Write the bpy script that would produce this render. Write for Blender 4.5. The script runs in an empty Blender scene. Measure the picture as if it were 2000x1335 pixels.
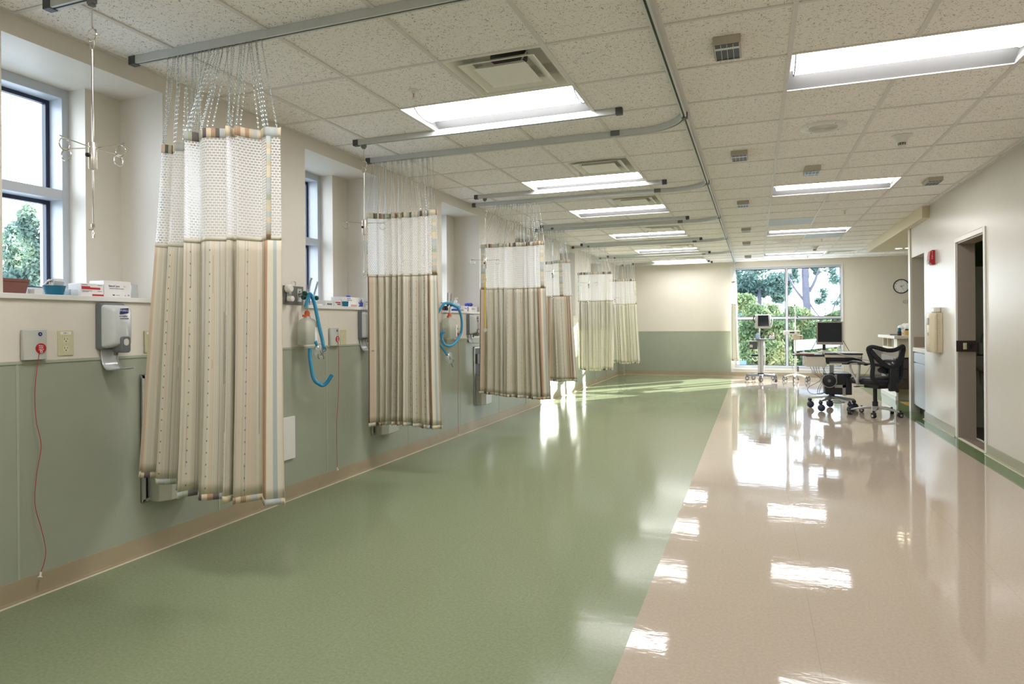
import bpy, math, random
from mathutils import Vector, Matrix
from math import sin, cos, pi, radians
random.seed(7)
SC = bpy.context.scene
COL = SC.collection

# ------------------------------------------------------------------ camera
TH, ROLL, CAMZ = .3554, .0077, 1.2747
cd = bpy.data.cameras.new('camera'); cam = bpy.data.objects.new('camera', cd); COL.objects.link(cam)
cd.sensor_width = 36; cd.lens = 1278.16 / 2000 * 36; cd.shift_y = -(667.5 - 634.05) / 2000
cd.clip_start = .05; cd.clip_end = 300
cam.matrix_world = Matrix.Translation((0, 0, CAMZ)) @ Matrix.Rotation(TH, 4, 'Z') @ Matrix.Rotation(pi / 2, 4, 'X') @ Matrix.Rotation(-ROLL, 4, 'Z')
SC.camera = cam
# ------------------------------------------------------------------ sky, sun, exposure
SC.view_settings.view_transform = 'Standard'; SC.view_settings.look = 'None'
SC.view_settings.exposure = 0.78; SC.view_settings.gamma = 1.0
SC.view_settings.use_curve_mapping = False
W = bpy.data.worlds.new('sky'); SC.world = W; W.use_nodes = True
wn = W.node_tree; wn.nodes.clear()
wo = wn.nodes.new('ShaderNodeOutputWorld'); wb = wn.nodes.new('ShaderNodeBackground')
wt = wn.nodes.new('ShaderNodeTexCoord'); wz = wn.nodes.new('ShaderNodeSeparateXYZ')
wr = wn.nodes.new('ShaderNodeValToRGB'); wno = wn.nodes.new('ShaderNodeTexNoise')
wm = wn.nodes.new('ShaderNodeMix'); wm.data_type = 'RGBA'
wn.links.new(wt.outputs['Generated'], wz.inputs[0]); wn.links.new(wz.outputs['Z'], wr.inputs[0])
wr.color_ramp.elements[0].position = 0.0; wr.color_ramp.elements[0].color = (.84, .93, 1, 1)
wr.color_ramp.elements[1].position = .75; wr.color_ramp.elements[1].color = (.42, .62, 1, 1)
wno.inputs['Scale'].default_value = 2.2; wno.inputs['Detail'].default_value = 5
wn.links.new(wt.outputs['Generated'], wno.inputs['Vector'])
wn.links.new(wno.outputs['Fac'], wm.inputs['Factor'])
wn.links.new(wr.outputs[0], wm.inputs['A']); wm.inputs['B'].default_value = (.88, .94, 1, 1)
wn.links.new(wm.outputs['Result'], wb.inputs[0]); wb.inputs[1].default_value = 4.8
wn.links.new(wb.outputs[0], wo.inputs[0])
sd = bpy.data.lights.new('sun', 'SUN'); sun = bpy.data.objects.new('sun', sd); COL.objects.link(sun)
sd.energy = 30; sd.angle = radians(.6); sd.color = (1, .96, .90)
SUND = Vector((-.60 * cos(radians(13)), -.80 * cos(radians(13)), -sin(radians(13))))
sun.rotation_euler = SUND.to_track_quat('-Z', 'Y').to_euler(); sun.location = (12, 30, 9)
LAMP_STRENGTH = 14.0
SC.cycles.use_denoising = True
SC.cycles.max_bounces = 10; SC.cycles.diffuse_bounces = 5; SC.cycles.glossy_bounces = 4
SC.cycles.transparent_max_bounces = 24; SC.cycles.sample_clamp_indirect = 6; SC.cycles.caustics_reflective = False; SC.cycles.caustics_refractive = False

XL, XR, YB, H = -3.229, 2.08, 16.61, 2.743

# ------------------------------------------------------------------ materials
def nodes(m):
    m.use_nodes = True; nt = m.node_tree; return nt, nt.nodes, nt.links
def P(nt): return nt.nodes['Principled BSDF']
MC = {}
def mat(name, col, rough=.5, metal=0., var=.04, scale=30., spec=.5, alpha=None, trans=0., emit=None, estr=0., bump=0., coat=0.):
    """painted / plastic / metal surface with a faint procedural mottling"""
    if name in MC: return MC[name]
    m = bpy.data.materials.new(name); nt, n, l = nodes(m); p = P(nt)
    tc = n.new('ShaderNodeTexCoord'); no = n.new('ShaderNodeTexNoise'); no.inputs['Scale'].default_value = scale
    no.inputs['Detail'].default_value = 3
    l.new(tc.outputs['Object'], no.inputs['Vector'])
    mx = n.new('ShaderNodeMix'); mx.data_type = 'RGBA'
    a = tuple(max(0, c * (1 - var)) for c in col[:3]) + (1,); b = tuple(min(1, c * (1 + var)) for c in col[:3]) + (1,)
    mx.inputs['A'].default_value = a; mx.inputs['B'].default_value = b
    l.new(no.outputs['Fac'], mx.inputs['Factor']); l.new(mx.outputs['Result'], p.inputs['Base Color'])
    p.inputs['Roughness'].default_value = rough; p.inputs['Metallic'].default_value = metal
    p.inputs['Specular IOR Level'].default_value = spec
    if trans: p.inputs['Transmission Weight'].default_value = trans
    if coat: p.inputs['Coat Weight'].default_value = coat
    if alpha is not None: p.inputs['Alpha'].default_value = alpha
    if emit: p.inputs['Emission Color'].default_value = tuple(emit) + (1,); p.inputs['Emission Strength'].default_value = estr
    if bump:
        bp = n.new('ShaderNodeBump'); bp.inputs['Strength'].default_value = bump; bp.inputs['Distance'].default_value = .002
        l.new(no.outputs['Fac'], bp.inputs['Height']); l.new(bp.outputs[0], p.inputs['Normal'])
    MC[name] = m; return m
def math_n(n, l, op, a, b=None, c=None):
    q = n.new('ShaderNodeMath'); q.operation = op
    for i, v in enumerate((a, b, c)):
        if v is None: continue
        if isinstance(v, (int, float)): q.inputs[i].default_value = v
        else: l.new(v, q.inputs[i])
    return q.outputs[0]
def mix_n(n, l, f, a, b):
    q = n.new('ShaderNodeMix'); q.data_type = 'RGBA'
    for k, v in (('Factor', f), ('A', a), ('B', b)):
        if isinstance(v, (int, float)): q.inputs[k].default_value = v
        elif isinstance(v, tuple): q.inputs[k].default_value = v + (1,)
        else: l.new(v, q.inputs[k])
    return q.outputs['Result']

WALLC = (.72, .67, .59)
m_wall = mat('beige_wall_paint', WALLC, .45, var=.02, scale=6, bump=.05)
m_wallg = mat('pale_gloss_wall_paint', (.62, .59, .53), .30, var=.02, scale=6)
m_white = mat('white_paint', (.74, .73, .70), .4, var=.02)
m_sage = mat('sage_wainscot_panel', (.335, .36, .285), .34, var=.05, scale=9)
m_sagedk = mat('sage_cap_trim', (.40, .425, .33), .35, var=.03)
m_base = mat('tan_vinyl_base', (.37, .305, .205), .35, var=.08, scale=8)
m_caulk = mat('cream_floor_bead', (.70, .65, .52), .5)
m_alu = mat('brushed_aluminium', (.50, .52, .53), .35, .85, var=.06)
m_track = mat('grey_anodised_track', (.60, .62, .62), .4, .2, var=.05)
m_slot = mat('dark_track_slot', (.035, .04, .05), .6)
m_cap = mat('dark_grey_end_cap', (.07, .075, .085), .5)
m_frame = mat('pale_grey_window_frame', (.50, .53, .57), .35, var=.03)
m_gasket = mat('dark_window_gasket', (.012, .02, .05), .4)
m_chrome = mat('polished_chrome', (.72, .70, .66), .12, 1., var=.03)
m_steel = mat('satin_stainless_steel', (.56, .56, .52), .35, .5, var=.08)
m_chain = mat('bright_chain_steel', (.62, .68, .70), .25, .8)
m_black = mat('black_plastic', (.012, .013, .018), .42)
m_black2 = mat('black_fabric', (.012, .013, .02), .8, bump=.3)
m_grey = mat('mid_grey_plastic', (.16, .17, .18), .42)
m_lgrey = mat('light_grey_plastic', (.55, .56, .55), .38)
m_offwh = mat('off_white_plastic', (.72, .71, .66), .38)
m_almond = mat('almond_plastic', (.60, .52, .37), .35)
m_ivory = mat('ivory_plate', (.60, .56, .36), .38)
m_red = mat('red_plastic', (.42, .015, .02), .4)
m_redcord = mat('red_cord', (.40, .02, .03), .6)
m_navy = mat('navy_ink', (.012, .02, .16), .5)
m_ink = mat('dark_ink', (.02, .02, .03), .6)
m_redink = mat('red_ink', (.45, .02, .03), .5)
m_whiteink = mat('white_ink', (.82, .82, .82), .5)
m_tealcup = mat('teal_plastic_cup', (.0, .16, .27), .25)
m_terra = mat('terracotta', (.22, .085, .065), .55, var=.1)
m_card = mat('white_carton', (.74, .73, .72), .55)
m_glove = mat('blue_nitrile_glove', (.02, .05, .42), .5)
m_orange = mat('orange_plastic', (.62, .10, .015), .4)
m_green = mat('dark_green_knob', (.0, .06, .045), .35)
m_maroon = mat('maroon_plastic', (.12, .02, .035), .4)
m_bluehose = mat('blue_corrugated_hose', (.05, .33, .55), .35)
m_yellow = mat('yellow_strap', (.75, .52, .03), .5)
m_brown = mat('dark_brown_laminate', (.045, .03, .027), .4, var=.15)
m_lam = mat('cream_laminate', (.62, .58, .48), .35)
m_cab = mat('blue_grey_cabinet', (.34, .40, .46), .3)
m_wood = mat('light_bamboo', (.62, .42, .18), .5, var=.15, scale=60)
m_screen = mat('dark_screen', (.008, .011, .02), .12)
m_diff = mat('cream_metal_diffuser', (.84, .83, .76), .4)
m_pan = mat('white_reflector_pan', (.22, .22, .225), .45)
m_lens = mat('glowing_lens', (.9, .9, .9), .5, emit=(1, .985, .975), estr=LAMP_STRENGTH)
m_glow = mat('downlight_lens', (.9, .9, .9), .5, emit=(1, .86, .62), estr=14)
m_bar = mat('ceiling_grid_bar', (.72, .69, .66), .5)
m_beige = mat('beige_fixture_plastic', (.46, .42, .34), .5)
m_smooth = mat('smooth_blue_grey_ceiling_panel', (.42, .47, .52), .5)
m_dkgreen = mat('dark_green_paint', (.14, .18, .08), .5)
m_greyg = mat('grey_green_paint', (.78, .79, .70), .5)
m_porc = mat('white_porcelain', (.7, .7, .66), .15)
m_jamb = mat('taupe_jamb_paint', (.36, .30, .25), .4, var=.02)
m_soffit = mat('warm_cream_soffit', (.66, .58, .42), .5, var=.02)

def clear_mat(name, tint=(.93, .96, .97), refl=.06, rough=.03, body=0., bodycol=(.8, .8, .8)):
    m = bpy.data.materials.new(name); nt, n, l = nodes(m); n.remove(P(nt)); out = n['Material Output']
    t = n.new('ShaderNodeBsdfTransparent'); t.inputs[0].default_value = tint + (1,)
    g = n.new('ShaderNodeBsdfGlossy'); g.inputs['Roughness'].default_value = rough; g.inputs['Color'].default_value = (.9, .95, 1, 1)
    fr = n.new('ShaderNodeLayerWeight'); fr.inputs[0].default_value = .25
    s = math_n(n, l, 'MULTIPLY_ADD', fr.outputs['Fresnel'], .5, refl * .4)
    mx = n.new('ShaderNodeMixShader'); l.new(s, mx.inputs[0]); l.new(t.outputs[0], mx.inputs[1]); l.new(g.outputs[0], mx.inputs[2])
    last = mx.outputs[0]
    if body:
        d = n.new('ShaderNodeBsdfDiffuse'); no = n.new('ShaderNodeTexNoise'); no.inputs['Scale'].default_value = 60
        l.new(mix_n(n, l, no.outputs['Fac'], tuple(c * .9 for c in bodycol), bodycol), d.inputs[0])
        m2 = n.new('ShaderNodeMixShader'); m2.inputs[0].default_value = body; l.new(last, m2.inputs[1]); l.new(d.outputs[0], m2.inputs[2]); last = m2.outputs[0]
    l.new(last, out.inputs[0]); return m
m_glass = clear_mat('window_glass')
m_clear = clear_mat('clear_plastic', (.95, .97, .97), .2, .08, .16, (.85, .88, .88))
m_water = clear_mat('water_bottle_plastic', (.93, .95, .93), .1, .15, .42, (.74, .74, .66))

def ceiling_mat():
    m = bpy.data.materials.new('fissured_ceiling_tile'); nt, n, l = nodes(m); p = P(nt)
    tc = n.new('ShaderNodeTexCoord')
    a = n.new('ShaderNodeTexNoise'); a.inputs['Scale'].default_value = 78; a.inputs['Detail'].default_value = 2.0; a.inputs['Distortion'].default_value = 1.6
    b = n.new('ShaderNodeTexNoise'); b.inputs['Scale'].default_value = 3; l.new(tc.outputs['Object'], a.inputs['Vector']); l.new(tc.outputs['Object'], b.inputs['Vector'])
    fl = math_n(n, l, 'GREATER_THAN', a.outputs['Fac'], .625)
    base = mix_n(n, l, b.outputs['Fac'], (.90, .865, .835), (.94, .905, .875))
    l.new(mix_n(n, l, fl, base, (.36, .33, .29)), p.inputs['Base Color']); p.inputs['Roughness'].default_value = .9
    return m
m_ceil = ceiling_mat()

def floor_mat():
    m = bpy.data.materials.new('waxed_sheet_floor'); nt, n, l = nodes(m); p = P(nt)
    tc = n.new('ShaderNodeTexCoord'); sp = n.new('ShaderNodeSeparateXYZ'); l.new(tc.outputs['Object'], sp.inputs[0])
    X, Y = sp.outputs['X'], sp.outputs['Y']
    a = n.new('ShaderNodeTexNoise'); a.inputs['Scale'].default_value = 75; a.inputs['Detail'].default_value = 6; a.inputs['Roughness'].default_value = .7
    b = n.new('ShaderNodeTexNoise'); b.inputs['Scale'].default_value = 1.1; b.inputs['Detail'].default_value = 2
    for q in (a, b): l.new(tc.outputs['Object'], q.inputs['Vector'])
    ra = n.new('ShaderNodeMapRange'); l.new(a.outputs['Fac'], ra.inputs[0]); ra.inputs[1].default_value = .3; ra.inputs[2].default_value = .7
    green = mix_n(n, l, ra.outputs[0], (.18, .215, .122), (.25, .282, .178))
    cream = mix_n(n, l, ra.outputs[0], (.40, .335, .265), (.475, .405, .33))
    dg = mix_n(n, l, ra.outputs[0], (.10, .15, .065), (.15, .21, .095))
    left = math_n(n, l, 'LESS_THAN', X, -.488); right = math_n(n, l, 'GREATER_THAN', X, 1.90)
    c = mix_n(n, l, left, cream, green); c = mix_n(n, l, right, c, dg)
    ye = math_n(n, l, 'MULTIPLY', math_n(n, l, 'MULTIPLY', math_n(n, l, 'GREATER_THAN', Y, 11.45), math_n(n, l, 'LESS_THAN', Y, 11.95)), math_n(n, l, 'GREATER_THAN', X, 2.16))
    c = mix_n(n, l, ye, c, (.62, .42, .09))
    # seams between sheets
    sm = math_n(n, l, 'LESS_THAN', math_n(n, l, 'ABSOLUTE', math_n(n, l, 'SUBTRACT', math_n(n, l, 'FRACT', math_n(n, l, 'MULTIPLY_ADD', X, 1 / .915, .26)), .5)), .0016)
    c = mix_n(n, l, math_n(n, l, 'MULTIPLY', sm, .2), c, (.12, .09, .06))
    l.new(c, p.inputs['Base Color'])
    rb = n.new('ShaderNodeMapRange'); l.new(b.outputs['Fac'], rb.inputs[0]); rb.inputs[1].default_value = .3; rb.inputs[2].default_value = .7; rb.inputs[3].default_value = -.03; rb.inputs[4].default_value = .04
    base_r = math_n(n, l, 'MULTIPLY_ADD', left, .09, .045)
    l.new(math_n(n, l, 'MAXIMUM', math_n(n, l, 'ADD', base_r, rb.outputs[0]), .02), p.inputs['Roughness'])
    mp = n.new('ShaderNodeMapping'); mp.inputs['Scale'].default_value = (.7, 1.6, 1); l.new(tc.outputs['Object'], mp.inputs[0])
    w = n.new('ShaderNodeTexNoise'); w.inputs['Scale'].default_value = 6; w.inputs['Detail'].default_value = 4; w.inputs['Roughness'].default_value = .6; l.new(mp.outputs[0], w.inputs['Vector'])
    bp = n.new('ShaderNodeBump'); bp.inputs['Strength'].default_value = .16; bp.inputs['Distance'].default_value = .004
    l.new(w.outputs['Fac'], bp.inputs['Height']); l.new(bp.outputs[0], p.inputs['Normal'])
    l.new(math_n(n, l, 'MULTIPLY_ADD', left, -.07, .155), p.inputs['Specular IOR Level'])
    return m
m_floor = floor_mat()

PAL = [(.66, .55, .40), (.46, .48, .48), (.66, .57, .40), (.42, .27, .17), (.60, .55, .42), (.38, .42, .30), (.14, .12, .11), (.68, .60, .44), (.46, .29, .18), (.48, .53, .50), (.70, .58, .42), (.56, .50, .36)]
def blocks_mat(name, axis, freq):
    m = bpy.data.materials.new(name); nt, n, l = nodes(m); p = P(nt)
    uv = n.new('ShaderNodeUVMap'); uv.uv_map = 'UVMap'; sp = n.new('ShaderNodeSeparateXYZ'); l.new(uv.outputs[0], sp.inputs[0])
    f = math_n(n, l, 'FLOOR', math_n(n, l, 'MULTIPLY', sp.outputs[axis], freq))
    wn_ = n.new('ShaderNodeTexWhiteNoise'); wn_.noise_dimensions = '1D'; l.new(f, wn_.inputs['W'])
    r = n.new('ShaderNodeValToRGB'); r.color_ramp.interpolation = 'CONSTANT'; e = r.color_ramp.elements
    e[0].position = 0; e[0].color = PAL[0] + (1,); e[1].position = 1 / 12; e[1].color = PAL[1] + (1,)
    for k in range(2, 12): q = e.new(k / 12); q.color = PAL[k] + (1,)
    l.new(wn_.outputs['Value'], r.inputs[0]); l.new(r.outputs[0], p.inputs['Base Color']); p.inputs['Roughness'].default_value = .85
    return m
m_hem = blocks_mat('coloured_hem_blocks', 'X', 42)
m_hemv = blocks_mat('coloured_side_blocks', 'Y', 36)

def fabric_mat(name='striped_curtain_fabric', tint=(1, 1, 1), flip=False):
    m = bpy.data.materials.new(name); nt, n, l = nodes(m); p = P(nt); out = n['Material Output']
    uv = n.new('ShaderNodeUVMap'); uv.uv_map = 'UVMap'; sp = n.new('ShaderNodeSeparateXYZ'); l.new(uv.outputs[0], sp.inputs[0])
    U, V = sp.outputs['X'], sp.outputs['Y']
    ue = n.new('ShaderNodeUVMap'); ue.uv_map = 'Edge'; se = n.new('ShaderNodeSeparateXYZ'); l.new(ue.outputs[0], se.inputs[0])
    no = n.new('ShaderNodeTexNoise'); no.noise_dimensions = '1D'; no.inputs['Scale'].default_value = 1; no.inputs['Detail'].default_value = 2
    l.new(math_n(n, l, 'MULTIPLY', U, 26.), no.inputs['W'])
    r = n.new('ShaderNodeValToRGB'); e = r.color_ramp.elements
    T = lambda c: tuple(a * b for a, b in zip(c, tint)) + (1,)
    e[0].position = .28; e[0].color = T((.60, .56, .45)); e[1].position = .72; e[1].color = T((.74, .64, .50))
    for po, cc in ((.38, (.72, .66, .54)), (.47, (.66, .63, .52)), (.53, (.78, .72, .60)), (.62, (.74, .68, .56))):
        q = e.new(po); q.color = T(cc)
    l.new(no.outputs['Fac'], r.inputs[0]); c = r.outputs[0]
    # dashed pin stripes
    for fu, fv, wu, wv, ph, colr, st in ((17., 3.1, .05, .62, .1, (.26, .22, .18), .45), (9.3, 17., .045, .14, .37, (.12, .09, .08), .75), (13.1, 11., .04, .20, .77, (.22, .19, .2), .5), (23., 2.3, .07, .5, .6, (.66, .46, .30), .4), (7.1, 2.0, .028, .58, .15, (.12, .12, .15), .5)):
        fu_ = math_n(n, l, 'LESS_THAN', math_n(n, l, 'FRACT', math_n(n, l, 'MULTIPLY_ADD', U, fu, ph)), wu)
        wn2 = n.new('ShaderNodeTexNoise'); wn2.inputs['Scale'].default_value = 1
        cb = n.new('ShaderNodeCombineXYZ'); l.new(math_n(n, l, 'FLOOR', math_n(n, l, 'MULTIPLY_ADD', U, fu, ph)), cb.inputs[0]); l.new(math_n(n, l, 'MULTIPLY', V, fv * .7), cb.inputs[1])
        l.new(cb.outputs[0], wn2.inputs['Vector'])
        if wv < .2: dv = math_n(n, l, 'LESS_THAN', math_n(n, l, 'FRACT', math_n(n, l, 'MULTIPLY', V, fv)), wv)
        else: dv = math_n(n, l, 'GREATER_THAN', wn2.outputs['Fac'], wv * .9)
        c = mix_n(n, l, math_n(n, l, 'MULTIPLY', math_n(n, l, 'MULTIPLY', fu_, dv), st), c, colr)
    # bold stripes near the side edges
    r2 = n.new('ShaderNodeValToRGB'); r2.color_ramp.interpolation = 'CONSTANT'; e = r2.color_ramp.elements
    st = [(0, (.70, .60, .45)), (.07, (.80, .75, .64)), (.20, (.50, .55, .55)), (.29, (.80, .75, .62)), (.43, (.62, .38, .25)), (.55, (.74, .68, .56)), (.58, (.17, .14, .13)), (.64, (.70, .56, .42)), (.86, (.78, .70, .56)), (.95, (.66, .52, .38))]
    e[0].position = 0; e[0].color = st[0][1] + (1,); e[1].position = st[1][0]; e[1].color = st[1][1] + (1,)
    for po, cc in st[2:]: q = e.new(po); q.color = cc + (1,)
    ed = se.outputs['X']
    l.new(math_n(n, l, 'MULTIPLY', ed, 1 / .20), r2.inputs[0])
    c = mix_n(n, l, math_n(n, l, 'LESS_THAN', ed, .185), c, r2.outputs[0])
    l.new(c, p.inputs['Base Color']); p.inputs['Roughness'].default_value = .85; p.inputs['Specular IOR Level'].default_value = .2
    tr = n.new('ShaderNodeBsdfTranslucent'); l.new(c, tr.inputs[0]); ms = n.new('ShaderNodeMixShader'); ms.inputs[0].default_value = .12
    l.new(p.outputs[0], ms.inputs[1]); l.new(tr.outputs[0], ms.inputs[2]); l.new(ms.outputs[0], out.inputs[0])
    return m
m_fab = fabric_mat(); m_fab2 = fabric_mat('greyer_striped_curtain_fabric', (.95, 1.0, 1.02))

def net_mat():
    m = bpy.data.materials.new('white_open_netting'); nt, n, l = nodes(m); n.remove(P(nt)); out = n['Material Output']
    uv = n.new('ShaderNodeUVMap'); uv.uv_map = 'UVMap'
    b = n.new('ShaderNodeTexBrick'); l.new(uv.outputs[0], b.inputs['Vector']); b.inputs['Scale'].default_value = 1
    b.inputs['Brick Width'].default_value = .021; b.inputs['Row Height'].default_value = .0135; b.inputs['Mortar Size'].default_value = .0031; b.inputs['Mortar Smooth'].default_value = .15
    t = n.new('ShaderNodeBsdfTransparent'); d = n.new('ShaderNodeBsdfDiffuse'); d.inputs[0].default_value = (.97, .97, .98, 1)
    tr = n.new('ShaderNodeBsdfTranslucent'); tr.inputs[0].default_value = (.97, .97, .98, 1); md = n.new('ShaderNodeMixShader'); md.inputs[0].default_value = .5
    l.new(d.outputs[0], md.inputs[1]); l.new(tr.outputs[0], md.inputs[2])
    mx = n.new('ShaderNodeMixShader'); l.new(math_n(n, l, 'MULTIPLY_ADD', b.outputs['Fac'], .84, .14), mx.inputs[0]); l.new(t.outputs[0], mx.inputs[1]); l.new(md.outputs[0], mx.inputs[2]); l.new(mx.outputs[0], out.inputs[0])
    return m
m_net = net_mat()

def leaf_mat(name, c1, c2, c3):
    m = bpy.data.materials.new(name); nt, n, l = nodes(m); p = P(nt); out = n['Material Output']
    tc = n.new('ShaderNodeTexCoord'); no = n.new('ShaderNodeTexNoise'); no.inputs['Scale'].default_value = .9; no.inputs['Detail'].default_value = 6
    l.new(tc.outputs['Object'], no.inputs['Vector']); r = n.new('ShaderNodeValToRGB'); e = r.color_ramp.elements
    e[0].position = .35; e[0].color = c1 + (1,); e[1].position = .65; e[1].color = c3 + (1,); q = e.new(.5); q.color = c2 + (1,)
    l.new(no.outputs['Fac'], r.inputs[0]); l.new(r.outputs[0], p.inputs['Base Color']); p.inputs['Roughness'].default_value = .6; p.inputs['Specular IOR Level'].default_value = .25
    tr = n.new('ShaderNodeBsdfTranslucent'); l.new(r.outputs[0], tr.inputs[0]); ms = n.new('ShaderNodeMixShader'); ms.inputs[0].default_value = .35
    l.new(p.outputs[0], ms.inputs[1]); l.new(tr.outputs[0], ms.inputs[2]); l.new(ms.outputs[0], out.inputs[0]); return m
m_leafy = leaf_mat('yellow_green_leaves', (.10, .17, .08), (.19, .26, .12), (.40, .41, .20))
m_leafd = leaf_mat('blue_green_leaves', (.05, .10, .10), (.085, .16, .14), (.17, .25, .20))
m_leafl = leaf_mat('grey_green_leaves', (.07, .13, .12), (.13, .20, .16), (.26, .34, .22))
m_bark = mat('grey_bark', (.085, .085, .115), .9, var=.3, scale=9)
m_grass = mat('pale_gravel_ground', (.36, .38, .38), .9, var=.2, scale=3)
m_meshback = None

# ------------------------------------------------------------------ mesh builder
def frames(pts):
    pts = [Vector(p) for p in pts]; n = len(pts); T = []
    for i in range(n):
        a = pts[max(0, i - 1)]; b = pts[min(n - 1, i + 1)]; T.append((b - a).normalized())
    up = Vector((0, 0, 1)) if abs(T[0].z) < .9 else Vector((1, 0, 0))
    u = (up - T[0] * up.dot(T[0])).normalized(); out = []
    for i in range(n):
        u = (u - T[i] * u.dot(T[i])).normalized(); out.append((pts[i], T[i], u, T[i].cross(u)))
    return out
def smooth_path(pts, k=6):
    pts = [Vector(p) for p in pts]; P_ = [pts[0]] + pts + [pts[-1]]; out = []
    for i in range(1, len(P_) - 2):
        p0, p1, p2, p3 = P_[i - 1:i + 3]
        for j in range(k):
            t = j / k
            out.append(.5 * ((2 * p1) + (-p0 + p2) * t + (2 * p0 - 5 * p1 + 4 * p2 - p3) * t * t + (-p0 + 3 * p1 - 3 * p2 + p3) * t ** 3))
    out.append(pts[-1]); return out
class MB:
    def __init__(s): s.v = []; s.f = []; s.uv = None
    def add(s, vs, fs): k = len(s.v); s.v += [tuple(v) for v in vs]; s.f += [tuple(i + k for i in f) for f in fs]; return s
    def box(s, x0, x1, y0, y1, z0, z1):
        return s.add([(x0, y0, z0), (x1, y0, z0), (x1, y1, z0), (x0, y1, z0), (x0, y0, z1), (x1, y0, z1), (x1, y1, z1), (x0, y1, z1)],
                     [(0, 3, 2, 1), (4, 5, 6, 7), (0, 1, 5, 4), (1, 2, 6, 5), (2, 3, 7, 6), (3, 0, 4, 7)])
    def quad(s, a, b, c, d): return s.add([a, b, c, d], [(0, 1, 2, 3)])
    def cyl(s, p0, p1, r0, r1=None, n=16, cap=True):
        r1 = r0 if r1 is None else r1; p0 = Vector(p0); p1 = Vector(p1); t = (p1 - p0).normalized()
        up = Vector((0, 0, 1)) if abs(t.z) < .9 else Vector((1, 0, 0)); u = t.cross(up).normalized(); w = t.cross(u)
        vs = [p0 + (u * cos(a) + w * sin(a)) * r0 for a in [2 * pi * i / n for i in range(n)]] + [p1 + (u * cos(a) + w * sin(a)) * r1 for a in [2 * pi * i / n for i in range(n)]]
        fs = [(i, (i + 1) % n, n + (i + 1) % n, n + i) for i in range(n)]
        if cap: fs += [tuple(range(n))[::-1], tuple(range(n, 2 * n))]
        return s.add(vs, fs)
    def tube(s, pts, r, n=8, closed=False, prof=None, taper=None):
        fr = frames(pts); m = len(fr); vs = []
        for i, (p, t, u, w) in enumerate(fr):
            rr = r if taper is None else r * (1 + (taper - 1) * i / (m - 1))
            if prof: vs += [p + u * b + w * a for a, b in prof]
            else: vs += [p + (u * cos(2 * pi * k / n) + w * sin(2 * pi * k / n)) * rr for k in range(n)]
        nn = len(prof) if prof else n; fs = []
        for i in range(m - 1 if not closed else m):
            j = (i + 1) % m
            fs += [(i * nn + k, i * nn + (k + 1) % nn, j * nn + (k + 1) % nn, j * nn + k) for k in range(nn)]
        if not closed: fs += [tuple(range(nn))[::-1], tuple(range((m - 1) * nn, m * nn))]
        return s.add(vs, fs)
    def ring(s, c, R, r, nrm=(0, 0, 1), n=20, k=6, a0=0, a1=2 * pi):
        c = Vector(c); t = Vector(nrm).normalized(); up = Vector((0, 0, 1)) if abs(t.z) < .9 else Vector((1, 0, 0)); u = t.cross(up).normalized(); w = t.cross(u)
        full = abs(a1 - a0 - 2 * pi) < 1e-4; m = n if full else n + 1; vs = []
        for i in range(m):
            a = a0 + (a1 - a0) * i / n; d = u * cos(a) + w * sin(a)
            vs += [c + d * (R + r * cos(2 * pi * j / k)) + t * (r * sin(2 * pi * j / k)) for j in range(k)]
        fs = []
        for i in range(n):
            j = (i + 1) % m
            fs += [(i * k + q, j * k + q, j * k + (q + 1) % k, i * k + (q + 1) % k) for q in range(k)]
        return s.add(vs, fs)
    def lathe(s, prof, c=(0, 0, 0), ax='z', n=24):
        vs = []
        for r, z in prof:
            for i in range(n):
                a = 2 * pi * i / n; p = (r * cos(a), r * sin(a), z)
                if ax == 'x': p = (p[2], p[0], p[1])
                if ax == 'y': p = (p[0], p[2], p[1])
                if ax == '-y': p = (p[0], -p[2], p[1])
                vs.append((p[0] + c[0], p[1] + c[1], p[2] + c[2]))
        m = len(prof); fs = [(i * n + k, i * n + (k + 1) % n, (i + 1) * n + (k + 1) % n, (i + 1) * n + k) for i in range(m - 1) for k in range(n)]
        fs += [tuple(range(n))[::-1], tuple(range((m - 1) * n, m * n))]
        return s.add(vs, fs)
    def prism(s, poly, ax, c0, c1):
        n = len(poly)
        def mk(a, b, c): return {'x': (c, a, b), 'y': (a, c, b), 'z': (a, b, c)}[ax]
        vs = [mk(a, b, c0) for a, b in poly] + [mk(a, b, c1) for a, b in poly]
        return s.add(vs, [tuple(range(n))[::-1], tuple(range(n, 2 * n))] + [(i, (i + 1) % n, n + (i + 1) % n, n + i) for i in range(n)])
    def ell(s, c, r, n=16, m=10):
        vs = []; c = Vector(c)
        for j in range(m + 1):
            th = pi * j / m
            for i in range(n):
                a = 2 * pi * i / n; vs.append((c.x + r[0] * sin(th) * cos(a), c.y + r[1] * sin(th) * sin(a), c.z - r[2] * cos(th)))
        return s.add(vs, [(j * n + i, j * n + (i + 1) % n, (j + 1) * n + (i + 1) % n, (j + 1) * n + i) for j in range(m) for i in range(n)])
    def build(s, name, m, parent=None, smooth=None, bevel=0, world=False, rot=None, loc=None):
        me = bpy.data.meshes.new(name); me.from_pydata(s.v, [], s.f); me.validate(); me.update()
        import bmesh
        bm = bmesh.new(); bm.from_mesh(me); bmesh.ops.remove_doubles(bm, verts=bm.verts, dist=1e-6) if s.uv is None else None
        if s.uv is None: bmesh.ops.recalc_face_normals(bm, faces=bm.faces)
        bm.to_mesh(me); bm.free()
        me.materials.append(m); o = bpy.data.objects.new(name, me); COL.objects.link(o)
        if smooth is None or smooth:
            me.polygons.foreach_set('use_smooth', [True] * len(me.polygons))
            me.set_sharp_from_angle(angle=radians(smooth if isinstance(smooth, (int, float)) and smooth is not True else 35))
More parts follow.
